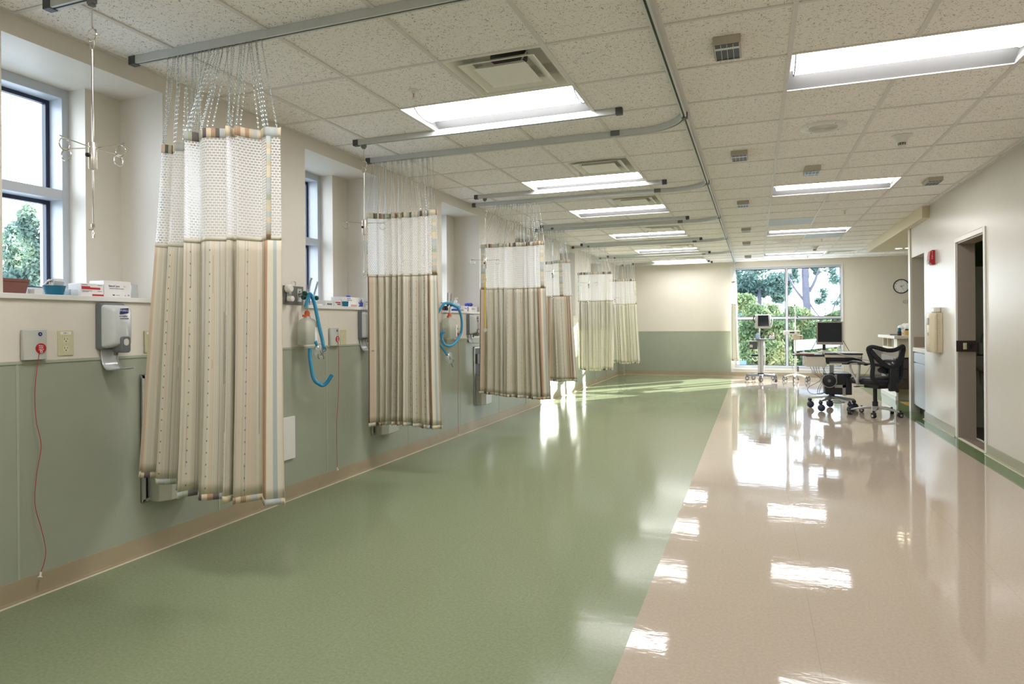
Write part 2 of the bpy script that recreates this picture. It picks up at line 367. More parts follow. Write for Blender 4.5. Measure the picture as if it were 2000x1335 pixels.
        if bevel:
            b = o.modifiers.new('bevel', 'BEVEL'); b.width = bevel; b.segments = 2; b.limit_method = 'ANGLE'; b.angle_limit = radians(40)
        if parent is not None:
            o.parent = parent
            if world: o.location = -Vector(parent.location)
        if loc is not None: o.location = loc
        if rot is not None: o.rotation_euler = rot
        return o
def tag(o, label, cat, group=None, kind=None):
    o['label'] = label; o['category'] = cat
    if group: o['group'] = group
    if kind: o['kind'] = kind
    return o
def thing(name, label, cat, loc=(0, 0, 0), rz=0, group=None):
    o = bpy.data.objects.new(name, None); COL.objects.link(o); o.empty_display_size = .1
    o.location = loc; o.rotation_euler = (0, 0, rz); return tag(o, label, cat, group)
def struct(o): o['kind'] = 'structure'; return o
def copy_tree(src, parent=None):
    c = src.copy(); COL.objects.link(c)
    if parent is not None: c.parent = parent
    for ch in list(src.children): copy_tree(ch, c)
    return c
def text(name, body, size, m, parent, loc, face='x', ext=.0004, align='CENTER', sx=1.):
    cu = bpy.data.curves.new(name, 'FONT'); cu.body = body; cu.size = size; cu.extrude = ext; cu.align_x = align; cu.align_y = 'CENTER'
    cu.resolution_u = 3; o = bpy.data.objects.new(name, cu); COL.objects.link(o); cu.materials.append(m); o.parent = parent; o.location = loc
    o.rotation_euler = {'x': (pi / 2, 0, pi / 2), '-y': (pi / 2, 0, 0), '-x': (pi / 2, 0, -pi / 2)}[face]; o.scale = (sx, 1, 1)
    me = bpy.data.meshes.new_from_object(o); me.name = name; me.materials.clear(); me.materials.append(m); q = bpy.data.objects.new(name, me); COL.objects.link(q)
    q.parent = parent; q.location = o.location; q.rotation_euler = o.rotation_euler; q.scale = o.scale; bpy.data.objects.remove(o); o = q
    return o
def breaks(a, b, hs, k0, k1): return sorted(set([a, b] + [min(max(h[k], a), b) for h in hs for k in (k0, k1)]))
def slab(ax, c0, c1, u, v, holes):
    """wall slab with rectangular holes; ax is the thickness axis, (u,v) the other two in xyz order"""
    b = MB(); us = breaks(u[0], u[1], holes, 0, 1); vs = breaks(v[0], v[1], holes, 2, 3)
    def mk(a, d, c): return {'x': (c, a, d), 'y': (a, c, d), 'z': (a, d, c)}[ax]
    solid = {}
    for i in range(len(us) - 1):
        for j in range(len(vs) - 1):
            mu, mv = (us[i] + us[i + 1]) / 2, (vs[j] + vs[j + 1]) / 2
            solid[i, j] = not any(h[0] < mu < h[1] and h[2] < mv < h[3] for h in holes)
    for (i, j), s in solid.items():
        if not s: continue
        a0, a1, d0, d1 = us[i], us[i + 1], vs[j], vs[j + 1]
        for c in ((c0, c1) if c1 != c0 else (c0,)): b.quad(mk(a0, d0, c), mk(a1, d0, c), mk(a1, d1, c), mk(a0, d1, c))
        if c1 == c0: continue
        for (di, dj, p, q) in ((-1, 0, (a0, d0), (a0, d1)), (1, 0, (a1, d0), (a1, d1)), (0, -1, (a0, d0), (a1, d0)), (0, 1, (a0, d1), (a1, d1))):
            if not solid.get((i + di, j + dj), False): b.quad(mk(*p, c0), mk(*q, c0), mk(*q, c1), mk(*p, c1))
    return b

# ================================================================== THE ROOM
XE, YF = 5.2, -2.5          # far right and front limits
b = MB().box(-3.9, XE, YF, YB + .15, -.12, 0); struct(b.build('floor', m_floor, smooth=False))
REC = [(2.0, 2.872), (4.16, 5.20), (6.495, 7.535), (8.83, 9.87), (11.16, 12.20), (13.49, 14.53)]
Z0, Z1 = 1.436, 2.64
b = slab('x', XL, -3.569, (YF, YB), (0, H), [(a, c, Z0, Z1) for a, c in REC])
b2 = slab('x', -3.5692, -3.95, (YF, YB), (0, H), [((a + .215 if i else 1.75), c - .22, Z0, Z1) for i, (a, c) in enumerate(REC)])
b.add(b2.v, b2.f); struct(b.build('wall_left', m_wall, smooth=False))
b = slab('y', YB, YB + .15, (-3.95, XE), (0, H + .4), [(-.46, 1.87, .20, 2.60)]); struct(b.build('wall_back', m_wall, smooth=False))
b = slab('x', XR, XR + .16, (YF, 10.80), (0, H), [(7.50, 8.42, -.1, 2.135), (9.90, 10.63, -.1, 2.175)]); struct(b.build('wall_right', m_wallg, smooth=False))
b = MB().box(-3.95, XE, YF - .15, YF, 0, H); struct(b.build('wall_front', m_wall, smooth=False))
b = MB().box(XE, XE + .15, YF, YB + .15, 0, H); struct(b.build('wall_far_right', m_wall, smooth=False))
b = MB().box(XR + .16, XE, 10.66, 10.80, 0, H); struct(b.build('wall_partition', m_wallg, smooth=False))
b = MB().box(XL, -3.10, 16.29, YB, 0, H); b2 = b; struct(b.build('wall_pilaster', m_wall, smooth=False))
# alcove and washroom shells behind the right wall
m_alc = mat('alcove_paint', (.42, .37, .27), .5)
for nm, bx in (('near', (XR + .16, 2.85, 9.80, 9.90, 0, 2.3)), ('end', (2.76, 2.86, 9.9, 10.63, 0, 2.3)), ('top', (XR + .16, 2.76, 9.9, 10.63, 2.175, 2.3)), ('far', (XR + .16, 2.86, 10.632, 10.66, 0, 2.3))):
    struct(MB().box(*bx).build('wall_alcove_' + nm, m_alc, smooth=False))
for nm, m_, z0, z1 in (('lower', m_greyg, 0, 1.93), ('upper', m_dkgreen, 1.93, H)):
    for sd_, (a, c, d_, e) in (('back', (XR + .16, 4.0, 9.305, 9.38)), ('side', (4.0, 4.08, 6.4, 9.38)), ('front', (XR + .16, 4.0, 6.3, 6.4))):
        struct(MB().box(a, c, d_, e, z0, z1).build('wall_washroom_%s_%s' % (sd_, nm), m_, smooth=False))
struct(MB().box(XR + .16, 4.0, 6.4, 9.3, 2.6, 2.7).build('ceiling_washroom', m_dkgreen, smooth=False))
b = MB().box(XR + .005, 4.0, 7.5, 8.42, 0, .004).box(XR + .16, 4.0, 6.4, 9.3, 0, .004)
struct(b.build('floor_washroom', mat('dark_plank_floor', (.24, .19, .15), .4, var=.4, scale=7), smooth=False))

# ceiling: tiles, grid bars, openings for lamps and diffusers
GX, GY, XA, YA = .6096, .6125, -2.25, 3.275
gx = lambda i: XA + i * GX
gy = lambda j: YA + j * GY
LIGHTS = [(0, 2, j) for j in (1, 5, 8, 12, 16, 20)] + [(4, 6, j) for j in (1, 7, 13, 19)] + [(0, 2, -3), (0, 2, -7), (4, 6, -5)]
DIFFS = [(1, j) for j in (0, 4, 7, 11, 15, 19)] + [(6, 19)]
holes = [(gx(a), gx(c), gy(j), gy(j + 1)) for a, c, j in LIGHTS] + [(gx(i), gx(i + 1), gy(j), gy(j + 1)) for i, j in DIFFS]
ceil = struct(slab('z', H, H, (-3.95, XE + .15), (YF - .15, YB + .15), holes).build('ceiling', m_ceil, smooth=False))
roof = struct(MB().box(-4.3, XE + .5, YF - .5, YB + .5, H + .4, H + .55).build('ceiling_roof_deck', m_grey, smooth=False))
b = MB()
NI = range(-1, 13); J0, J1 = -9, 22
for i in NI:
    for j in range(J0, J1):
        y0, y1 = gy(j), min(gy(j + 1), YB)
        if any(h[0] + .01 < gx(i) < h[1] - .01 and h[2] < (y0 + y1) / 2 < h[3] for h in holes): continue
        b.box(gx(i) - .012, gx(i) + .012, y0, y1, H - .007, H + .001)
for j in range(J0, J1):
    for i in range(-2, 12):
        x0, x1 = max(gx(i), XL), gx(i + 1)
        if any(h[2] + .01 < gy(j) < h[3] - .01 and h[0] < (x0 + x1) / 2 < h[1] for h in holes): continue
        b.box(x0, x1, gy(j) - .009, gy(j) + .009, H - .0055, H + .001)
b.box(XL, XL + .022, YF, YB, H - .006, H).box(XR - .022, XR, YF, 9.6, H - .006, H).box(XL, XE, YB - .022, YB, H - .006, H)
o = b.build('grid', m_bar, ceil, smooth=False)
for k, (i, j) in enumerate([(4, 11), (5, 14)]):
    o = MB().box(gx(i) + .012, gx(i + 1) - .012, gy(j) + .01, gy(j + 1) - .01, H - .004, H + .002).build('ceiling_panel', m_smooth, smooth=False)
    tag(o, ['smooth blue-grey ceiling panel in the tile grid between the second and third lamps of the right row', 'smooth blue-grey ceiling panel just behind the third lamp of the right row'][k], 'ceiling panel')
struct(MB().box(2.0, XE, 9.6, 13.95, 2.59, H).build('ceiling_soffit', m_soffit, smooth=False, bevel=.004))

# wainscot, cap, seams, baseboards
def wains(i, f): return f
b = MB().box(XL, XL + .006, YF, 16.29, .10, 1.112); struct(b.build('trim_1', m_sage, smooth=False))
b = MB().box(XL, XL + .011, YF, 16.29, 1.108, 1.122); struct(b.build('trim_2', m_sagedk, smooth=False))
b = MB().box(-3.10, -.546, YB - .006, YB, .08, 1.086).box(-3.1, -3.094, 16.29, YB, .08, 1.11).box(XL, -3.1, 16.284, 16.29, .08, 1.11); struct(b.build('trim_3', m_sage, smooth=False))
b = MB().box(-3.10, -.546, YB - .011, YB, 1.082, 1.092); struct(b.build('trim_4', m_lam, smooth=False))
b = MB()
for y in (2.055, 3.27, 4.40, 5.72, 6.94, 8.16, 9.4, 10.6, 11.8, 13.0, 14.2, 15.4): b.box(XL, XL + .0085, y - .006, y + .006, .10, 1.11)
struct(b.build('trim_5', m_sagedk, smooth=False))
def basebd(name, pts, m=m_base, h=.105):
    """vinyl cove base with a toe and a pale bead along a wall run; pts = list of (x0,y0,x1,y1,nx,ny)"""
    b = MB(); c = MB()
    for x0, y0, x1, y1, nx, ny in pts:
        for d0, d1, z0, z1, q in ((0, .010, .012, h, b), (0, .022, 0, .014, b), (.022, .030, 0, .004, c)):
            q.box(min(x0 + nx * d0, x1 + nx * d0, x0 + nx * d1, x1 + nx * d1), max(x0 + nx * d0, x1 + nx * d0, x0 + nx * d1, x1 + nx * d1),
                  min(y0 + ny * d0, y1 + ny * d0, y0 + ny * d1, y1 + ny * d1), max(y0 + ny * d0, y1 + ny * d0, y0 + ny * d1, y1 + ny * d1), z0, z1)
    o = struct(b.build(name, m, smooth=False)); c.build('bead', m_caulk, o, smooth=False); return o
basebd('baseboard_left', [(XL, YF, XL, 16.29, 1, 0), (XL, 16.29, -3.10, 16.29, 0, -1), (-3.10, 16.29, -3.10, YB, 1, 0)])
basebd('baseboard_back', [(-3.10, YB, XE, YB, 0, -1)])
basebd('baseboard_right', [(XR, YF, XR, 7.45, -1, 0), (XR, 8.47, XR, 9.90, -1, 0)], mat('pale_green_grey_base', (.38, .37, .27), .35), .10)

# sills
for k, (a, c) in enumerate(REC):
    b = MB().box(XL - .34, XL + .018, a - .03, c + .03 if c > 3 else c + .02, Z0 - .022, Z0 + .004)
    struct(b.build('trim_%d' % (6 + k), m_white, bevel=.003))
# left windows
for k, (a, c) in enumerate(REC):
    a1, c1 = (a + .215 if k else 1.75), c - .22
    w = MB().box(-3.84, -3.70, a1, a1 + .04, Z0, Z1).box(-3.84, -3.70, c1 - .04, c1, Z0, Z1).box(-3.84, -3.70, a1 + .04, c1 - .04, 2.585, Z1).box(-3.84, -3.70, a1 + .04, c1 - .04, Z0, 1.50)
    w.box(-3.84, -3.70, a1 + .04, c1 - .04, 2.008, 2.062)
    w = struct(w.build('window_%d' % (k + 1), m_frame, bevel=.002))
    for z0, z1 in ((1.50, 2.008), (2.062, 2.585)):
        y0, y1 = a1 + .04, c1 - .04
        MB().box(-3.835, -3.805, y0, y0 + .022, z0, z1).box(-3.835, -3.805, y1 - .022, y1, z0, z1).box(-3.835, -3.805, y0 + .022, y1 - .022, z1 - .022, z1).box(-3.835, -3.805, y0 + .022, y1 - .022, z0, z0 + .012).build('gasket', m_gasket, w, smooth=False)
        MB().quad((-3.822, y0, z0), (-3.822, y1, z0), (-3.822, y1, z1), (-3.822, y0, z1)).build('pane', m_glass, w, smooth=False)
# back window
w = MB().box(-.46, -.43, YB + .02, YB + .14, .20, 2.60).box(1.845, 1.87, YB + .02, YB + .14, .20, 2.60).box(-.43, 1.845, YB + .02, YB + .14, 2.55, 2.60).box(-.43, 1.845, YB + .02, YB + .14, .20, .262)
w.box(.68, .73, YB + .03, YB + .13, .262, 2.55).box(-.43, .68, YB + .03, YB + .13, 1.362, 1.416).box(.73, 1.845, YB + .03, YB + .13, 1.362, 1.416)
w = struct(w.build('window_7', m_frame, bevel=.002))
for x0, x1 in ((-.43, .68), (.73, 1.845)):
    for z0, z1 in ((.262, 1.362), (1.416, 2.55)):
        MB().quad((x0, YB + .09, z0), (x1, YB + .09, z0), (x1, YB + .09, z1), (x0, YB + .09, z1)).build('pane', m_glass, w, smooth=False)
        MB().box(x0, x0 + .014, YB + .08, YB + .1, z0, z1).box(x1 - .014, x1, YB + .08, YB + .1, z0, z1).box(x0, x1, YB + .08, YB + .1, z1 - .016, z1).box(x0, x1, YB + .08, YB + .1, z0, z0 + .014).build('gasket', m_gasket, w, smooth=False)
b = MB().box(-.545, -.46, YB - .012, YB, .10, 2.62).box(1.87, 1.895, YB - .012, YB, .17, 2.62).box(-.46, 1.87, YB - .012, YB, 2.598, 2.62)
b.box(-.50, 1.895, YB - .035, YB + .03, .165, .20).box(-.46, 1.87, YB - .008, YB, .10, .165)
struct(b.build('trim_12', m_white, bevel=.002))
# corner guard
b = MB().box(XR - .010, XR, 10.70, 10.80, 0, 2.59).box(XR - .014, XR, 10.655, 10.685, 0, 2.59); struct(b.build('trim_13', m_lam, bevel=.002))
# washroom door frame
b = MB().box(XR - .014, XR + .17, 7.45, 7.50, 0, 2.185).box(XR - .014, XR, 8.42, 8.47, 0, 2.185).box(XR - .014, XR, 7.50, 8.42, 2.135, 2.185)
d = struct(b.build('door_1', m_white, bevel=.003))
MB().box(XR, XR + .165, 8.405, 8.42, 0, 2.135).box(XR, XR + .165, 7.5, 8.42, 2.12, 2.135).build('jamb', m_jamb, d, smooth=False)
MB().box(XR - .018, XR + .165, 8.392, 8.405, .945, 1.065).build('strike_panel', m_brown, d, bevel=.002)
MB().box(XR + .05, XR + .075, 8.384, 8.392, .975, 1.035).box(XR + .045, XR + .08, 8.388, 8.392, .97, 1.04).build('latch', m_ivory, d, bevel=.001)
MB().box(XR + .10, XR + .13, 8.389, 8.392, .98, 1.03).build('keyhole_plate', m_black, d)
MB().box(XR - .01, XR + .02, 7.5, 8.40, 0, .006).box(XR + .16, XR + .185, 7.5, 8.40, 0, .008).build('threshold', m_caulk, d, smooth=False)

# ================================================================== CEILING THINGS
LN = ['nearest', 'second nearest', 'third nearest', 'fourth nearest', 'fifth nearest', 'farthest']
LNR = ['nearest and largest', 'second', 'third', 'farthest']
def troffer():
    t = thing('ceiling_light', '', 'ceiling light')
    L, Wd, D = 2 * GX - .026, GY - .02, .10     # local: centre at origin, z=0 ceiling plane
    x0, x1, y0, y1 = -L / 2, L / 2, -Wd / 2, Wd / 2
    b = MB().quad((x0, y0, 0), (x1, y0, 0), (x1, y0 + .13, D * .8), (x0, y0 + .13, D * .8)).quad((x0, y1, 0), (x1, y1, 0), (x1, y1 - .13, D * .8), (x0, y1 - .13, D * .8))
    b.quad((x0, y0 + .13, D * .8), (x1, y0 + .13, D * .8), (x1, y1 - .13, D * .8), (x0, y1 - .13, D * .8))
    b.add([(x0, y0, 0), (x0, y1, 0), (x0, y1 - .13, D * .8), (x0, y0 + .13, D * .8)], [(0, 1, 2, 3)]).add([(x1, y0, 0), (x1, y1, 0), (x1, y1 - .13, D * .8), (x1, y0 + .13, D * .8)], [(0, 1, 2, 3)])
    b.build('reflector_pan', m_pan, t, smooth=False)
    b = MB(); n = 12; vs = []
    for k in range(n + 1):
        a = pi * k / n; vs += [(x0 + .03, -.165 * cos(a), D * .72 - .062 * sin(a)), (x1 - .03, -.165 * cos(a), D * .72 - .062 * sin(a))]
    b.add(vs, [(2 * k, 2 * k + 1, 2 * k + 3, 2 * k + 2) for k in range(n)]); b.build('lens', m_lens, t, smooth=60)
    b = MB()
    for s in (-1, 1):
        xx = s * (L / 2 - .028); pts = [(xx, -.172 * cos(pi * k / n), D * .72 - .069 * sin(pi * k / n)) for k in range(n + 1)]
        b.tube(pts, .004, 4)
    b.tube([(x0 + .03, .168, D * .72 - .004), (x1 - .03, .168, D * .72 - .004)], .003, 4).tube([(x0 + .03, -.168, D * .72 - .004), (x1 - .03, -.168, D * .72 - .004)], .003, 4)
    b.build('lens_rim', m_cap, t)
    b = MB()
    for (p, q, r_, s_) in ((x0 - .008, x1 + .008, y0 - .008, y0), (x0 - .008, x1 + .008, y1, y1 + .008), (x0 - .008, x0, y0, y1), (x1, x1 + .008, y0, y1)): b.box(p, q, r_, s_, -.004, .02)
    b.build('frame', m_white, t, smooth=False)
    return t
tr0 = troffer()
for k, (a, c, j) in enumerate(LIGHTS):
    t = tr0 if k == 0 else copy_tree(tr0)
    t.location = (gx((a + c) / 2), gy(j + .5), H)
    if k >= 10: t['label'] = ['ceiling lamp of the left row right above the camera', 'ceiling lamp of the left row behind the camera', 'ceiling lamp of the right row behind the camera'][k - 10]; t['group'] = 'ceiling lamps behind the camera'; continue
    t['label'] = ('%s ceiling lamp in the left row above the curtain bays' % LN[k]) if k < 6 else ('%s ceiling lamp in the right row above the cream walkway' % LNR[k - 6])
    t['group'] = 'ceiling lamps above the bays' if k < 6 else 'ceiling lamps above the walkway'
def sqring(b, h0, z0, h1, z1):
    """square funnel between half-sizes"""
    p = [(-1, -1), (1, -1), (1, 1), (-1, 1)]
    vs = [(x * h0, y * h0, z0) for x, y in p] + [(x * h1, y * h1, z1) for x, y in p]
    return b.add(vs, [(i, (i + 1) % 4, 4 + (i + 1) % 4, 4 + i) for i in range(4)])
def diffuser():
    t = thing('air_diffuser', '', 'air vent'); b = MB()
    sqring(b, .298, -.003, .282, -.003); sqring(b, .282, -.003, .235, .055); sqring(b, .235, .055, .215, .115)
    b.quad((-.215, -.215, .115), (.215, -.215, .115), (.215, .215, .115), (-.215, .215, .115)); b.build('frame', m_diff, t, smooth=False)
    b = MB(); sqring(b, .226, -.008, .175, .022); sqring(b, .226, -.008, .220, -.011); sqring(b, .220, -.011, .168, .018); b.build('louver', m_diff, t, smooth=False)
    b = MB(); sqring(b, .155, -.013, .13, .01); b.quad((-.155, -.155, -.013), (.155, -.155, -.013), (.155, .155, -.013), (-.155, .155, -.013)); b.build('center_plate', m_diff, t, smooth=False)
    MB().lathe([(.11, .08), (.11, .114)], n=24).build('duct_collar', m_black, t)
    for sx in (-1, 1):
        for sy in (-1, 1): MB().tube([(sx * .2, sy * .2, .05), (sx * .12, sy * .12, .018)], .004, 5).build('bracket', m_lgrey, t)
    return t
df0 = diffuser()
for k, (i, j) in enumerate(DIFFS):
    t = df0 if k == 0 else copy_tree(df0)
    t.location = (gx(i + .5), gy(j + .5), H)
    t['label'] = ('square ceiling air diffuser just in front of the %s lamp of the left row' % LN[k]) if k < 6 else 'square ceiling air diffuser right of the last lamp of the right row'
    t['group'] = 'square ceiling air diffusers'
# louvered boxes
def louver_box():
    t = thing('ceiling_louver_box', '', 'ceiling fixture'); w = .068
    MB().prism([(0, 0), (.0, -.042), (.225, -.042), (.275, -.006), (.275, 0)], 'x', -w, w).build('housing', m_beige, t, bevel=.003)
    MB().box(-w + .008, w - .008, .006, .215, -.0435, -.041).build('aperture', m_black, t)
    b = MB()
    for k in range(5): x = -w + .008 + k * (2 * w - .016) / 4; b.box(x - .0012, x + .0012, .006, .215, -.047, -.0432)
    b.box(-w + .008, w - .008, .208, .216, -.047, -.0432).box(-w + .008, w - .008, .05, .075, -.0445, -.0432)
    b.build('louver', m_alu, t); return t
lb0 = louver_box()
LB = [(-.125, 3.515, 0, 'nearest box'), (-.115, 5.89, 0, 'second box'), (-.124, 8.32, 0, 'third box'), (-.118, 10.72, 0, 'fourth box'), (-.132, 12.56, 0, 'fifth box'), (-.13, 15.1, 0, 'farthest box')]
for k, (x, y, r, nm) in enumerate(LB + [(.52, 6.98, pi, ''), (1.73, 7.72, 0, '')]):
    t = lb0 if k == 0 else copy_tree(lb0)
    t.location = (x, y, H); t.rotation_euler = (0, 0, r)
    t['label'] = ('small louvered ceiling box, %s in the row beside the long curtain track' % nm) if k < 6 else ['small ceiling box turned away, in front of the second lamp of the right row', 'small beige ceiling box with dark louver alone near the right wall'][k - 6]
    t['group'] = 'small louvered ceiling boxes'
# speakers
for k, (x, y) in enumerate([(.49, 5.42), (.489, 12.75)]):
    t = thing('ceiling_speaker', ['round perforated ceiling speaker near the first lamp of the right row', 'faint round ceiling speaker just behind the third lamp of the right row'][k], 'speaker', (x, y, H))
    MB().lathe([(.165, 0), (.163, -.006), (.15, -.012), (.11, -.014), (.10, -.010), (.10, 0)], n=40).build('rim', m_offwh, t)
    b = MB().lathe([(.098, -.010), (.098, 0)], n=32)
    b.build('backing', m_offwh, t); b = MB()
    for q in range(11): b.ring((0, 0, -.012), .008 + q * .009, .0022, n=32, k=4)
    b.build('grille', m_offwh, t)
    b = MB()
    for a in range(4): b.ell((.132 * cos(a * pi / 2 + .6), .132 * sin(a * pi / 2 + .6), -.013), (.005, .005, .003), 8, 5)
    b.build('screw', m_grey, t)
for k, (x, y) in enumerate([(1.10, 5.92), (1.095, 13.9)]):
    t = thing('smoke_detector', ['white smoke detector hanging behind the nearest lamp of the right row', 'small far smoke detector in front of the last lamp of the right row'][k], 'smoke detector', (x, y, H))
    MB().lathe([(.075, 0), (.078, -.006), (.06, -.014), (.045, -.030), (.034, -.052), (.03, -.056)], n=32).build('base', m_offwh, t)
    MB().lathe([(.027, -.056), (.027, -.078)], n=20).build('sensor_chamber', m_black, t)
    b = MB()
    for a in range(10): b.box(-.0015, .0015, -.0015, .0015, -.078, -.056); b.v[-8:] = [(x_ + .029 * cos(a * pi / 5), y_ + .029 * sin(a * pi / 5), z_) for x_, y_, z_ in b.v[-8:]]
    b.ring((0, 0, -.067), .029, .0015, n=24, k=4).lathe([(.029, -.076), (.022, -.085), (.0, -.086)], n=20); b.build('cage', m_offwh, t)
SPR = [(-1.986, 3.619, m_redink, 'pendent sprinkler head with red bulb beside the nearest ceiling diffuser'), (1.113, 9.55, m_wood, 'brass sprinkler head between second and third lamps of the right row'), (1.111, 12.66, m_alu, 'sprinkler head just behind the third lamp of the right row'), (1.103, 15.8, m_alu, 'farthest sprinkler head behind the last lamp of the right row')]
for x, y, mm, lb in SPR:
    t = thing('sprinkler_head', lb, 'sprinkler', (x, y, H), 0, 'ceiling sprinkler heads')
    MB().lathe([(.036, 0), (.036, -.003), (.02, -.008), (.012, -.010), (.012, -.02), (.006, -.02)], n=24).build('escutcheon', m_offwh, t)
    MB().cyl((0, 0, -.02), (0, 0, -.045), .0025, n=8).build('bulb', mm, t)
    MB().tube([(.009, 0, -.018), (.009, 0, -.04), (0, 0, -.05), (-.009, 0, -.04), (-.009, 0, -.018)], .0016, 5).lathe([(.012, -.050), (.012, -.052)], n=12).build('deflector', m_offwh if mm is m_redink else mm, t)
for k, (x, r) in enumerate([(2.42, .062), (2.56, .05)]):
    t = thing('recessed_downlight', ['warm round downlight, left one of the pair in the cream soffit', 'warm round downlight, right one of the pair in the cream soffit'][k], 'ceiling light', (x, 13.38, 2.59), 0, 'downlights in the soffit')
    MB().ring((0, 0, -.002), r, .006, n=28).build('trim_ring', m_white, t); MB().lathe([(r - .006, -.001), (r - .006, -.003)], n=24).build('lens', m_glow, t)

# ================================================================== TRACKS
RY = [2.62, 4.95, 7.25, 9.57, 11.95, 14.15, 16.12]
IY = [2.03, 4.43, 6.81, 9.24, 11.62, 13.88, 15.85]
TX, RAD = -.447, .34
ORD = ['nearest', 'second', 'third', 'fourth', 'fifth', 'sixth', 'seventh']
TPROF = [(-.017, .022), (.017, .022), (.017, -.020), (.006, -.020), (.006, -.012), (-.006, -.012), (-.006, -.020), (-.017, -.020)]
ZT = H - .0225
def track(name, pts, label, group, cat='curtain track', caps=(1, 1)):
    base = Vector(pts[0]); base.z = H; t = thing(name, label, cat, base, 0, group)
    MB().tube(pts, 0, prof=TPROF).build('rail', m_track, t, world=True, smooth=30)
    MB().tube(pts, 0, prof=[(-.0055, -.0125), (.0055, -.0125), (.0055, -.0165), (-.0055, -.0165)]).build('slot', m_slot, t, world=True, smooth=30)
    ends = [(Vector(pts[0]), (Vector(pts[0]) - Vector(pts[1])).normalized()), (Vector(pts[-1]), (Vector(pts[-1]) - Vector(pts[-2])).normalized())]
    for use, (p, d) in zip(caps, ends):
        if use: MB().tube([p - d * .018, p + d * .028], 0, prof=[(-.020, .0225), (.020, .0225), (.020, -.024), (-.020, -.024)]).build('end_cap', m_cap, t, world=True, bevel=.002)
    return t
for k, y in enumerate(RY):
    x0 = [-3.14, -3.16, -3.16, -3.13, -3.19, -3.17, -3.05][k]
    if k == 6:
        track('curtain_track', [(x0, y, ZT), (-1.9, y, ZT), (-.95, y, ZT)], 'farthest straight grey curtain track close to the back wall', 'curtain tracks'); continue
    pts = [(x0, y, ZT), (TX - RAD - .5, y, ZT)] + [(TX - RAD + RAD * sin(a), y - RAD + RAD * cos(a), ZT) for a in [pi / 2 * q / 12 for q in range(13)]]
    yend = (RY[k - 1] - .265) if k else .3
    pts += [(TX, (y - RAD + yend) / 2, ZT), (TX, yend, ZT)]
    t = track('curtain_track', pts, 'grey ceiling curtain track curving round the %s bay from the camera' % ORD[k], 'curtain tracks')
    MB().tube([(-1.02, y, ZT), (-.95, y, ZT)], 0, prof=[(-.021, .0222), (.021, .0222), (.021, -.018), (-.021, -.018)]).build('splice_clamp', m_grey, t, world=True)
track('curtain_track', [(TX, RY[5] - .265, ZT), (TX, 15.2, ZT), (TX, YB - .04, ZT)], 'last straight curtain track running to the back window', 'curtain tracks')
for k, y in enumerate(IY):
    x0, x1 = (-2.94, -.86) if k < 6 else (-2.75, -1.0)
    track('drip_track', [(x0, y, ZT), (-1.9, y, ZT), (x1, y, ZT)], 'short straight grey drip-hanger track of the %s bay from the camera' % ORD[k], 'drip hanger tracks', 'ceiling track')

# ================================================================== CURTAINS
def chain_mesh():
    b = MB(); L, step = .46, .0125; n = int(L / step)
    for i in range(n):
        z = -(i + .5) * step; a, c = .0034, .0082; r = .0011; vs = []
        for q in range(8):
            t = 2 * pi * q / 8; px, pz = a * cos(t), c * sin(t); nx, nz = cos(t), sin(t)
            for s in range(3):
                u = 2 * pi * s / 3; rr = r * cos(u); oo = r * sin(u); P_ = (px + nx * rr, oo, z + pz + nz * rr)
                if i % 2: P_ = (P_[1], P_[0], P_[2])
                vs.append(P_)
        b.add(vs, [(q * 3 + s, ((q + 1) % 8) * 3 + s, ((q + 1) % 8) * 3 + (s + 1) % 3, q * 3 + (s + 1) % 3) for q in range(8) for s in range(3)])
    return b
_c = chain_mesh().build('chain', m_chain, smooth=60); CH_ME = _c.data; bpy.data.objects.remove(_c)
_c = MB().ring((0, 0, -.022), .0055, .0012, (0, 1, 0), 10, 4).cyl((0, 0, 0), (0, 0, -.017), .0022, n=6).box(-.004, .004, -.004, .004, -.004, .004).build('hook', m_alu); HK_ME = _c.data; bpy.data.objects.remove(_c)
ZH, ZN, ZM, ZB = 2.245, 2.20, 1.70, .415
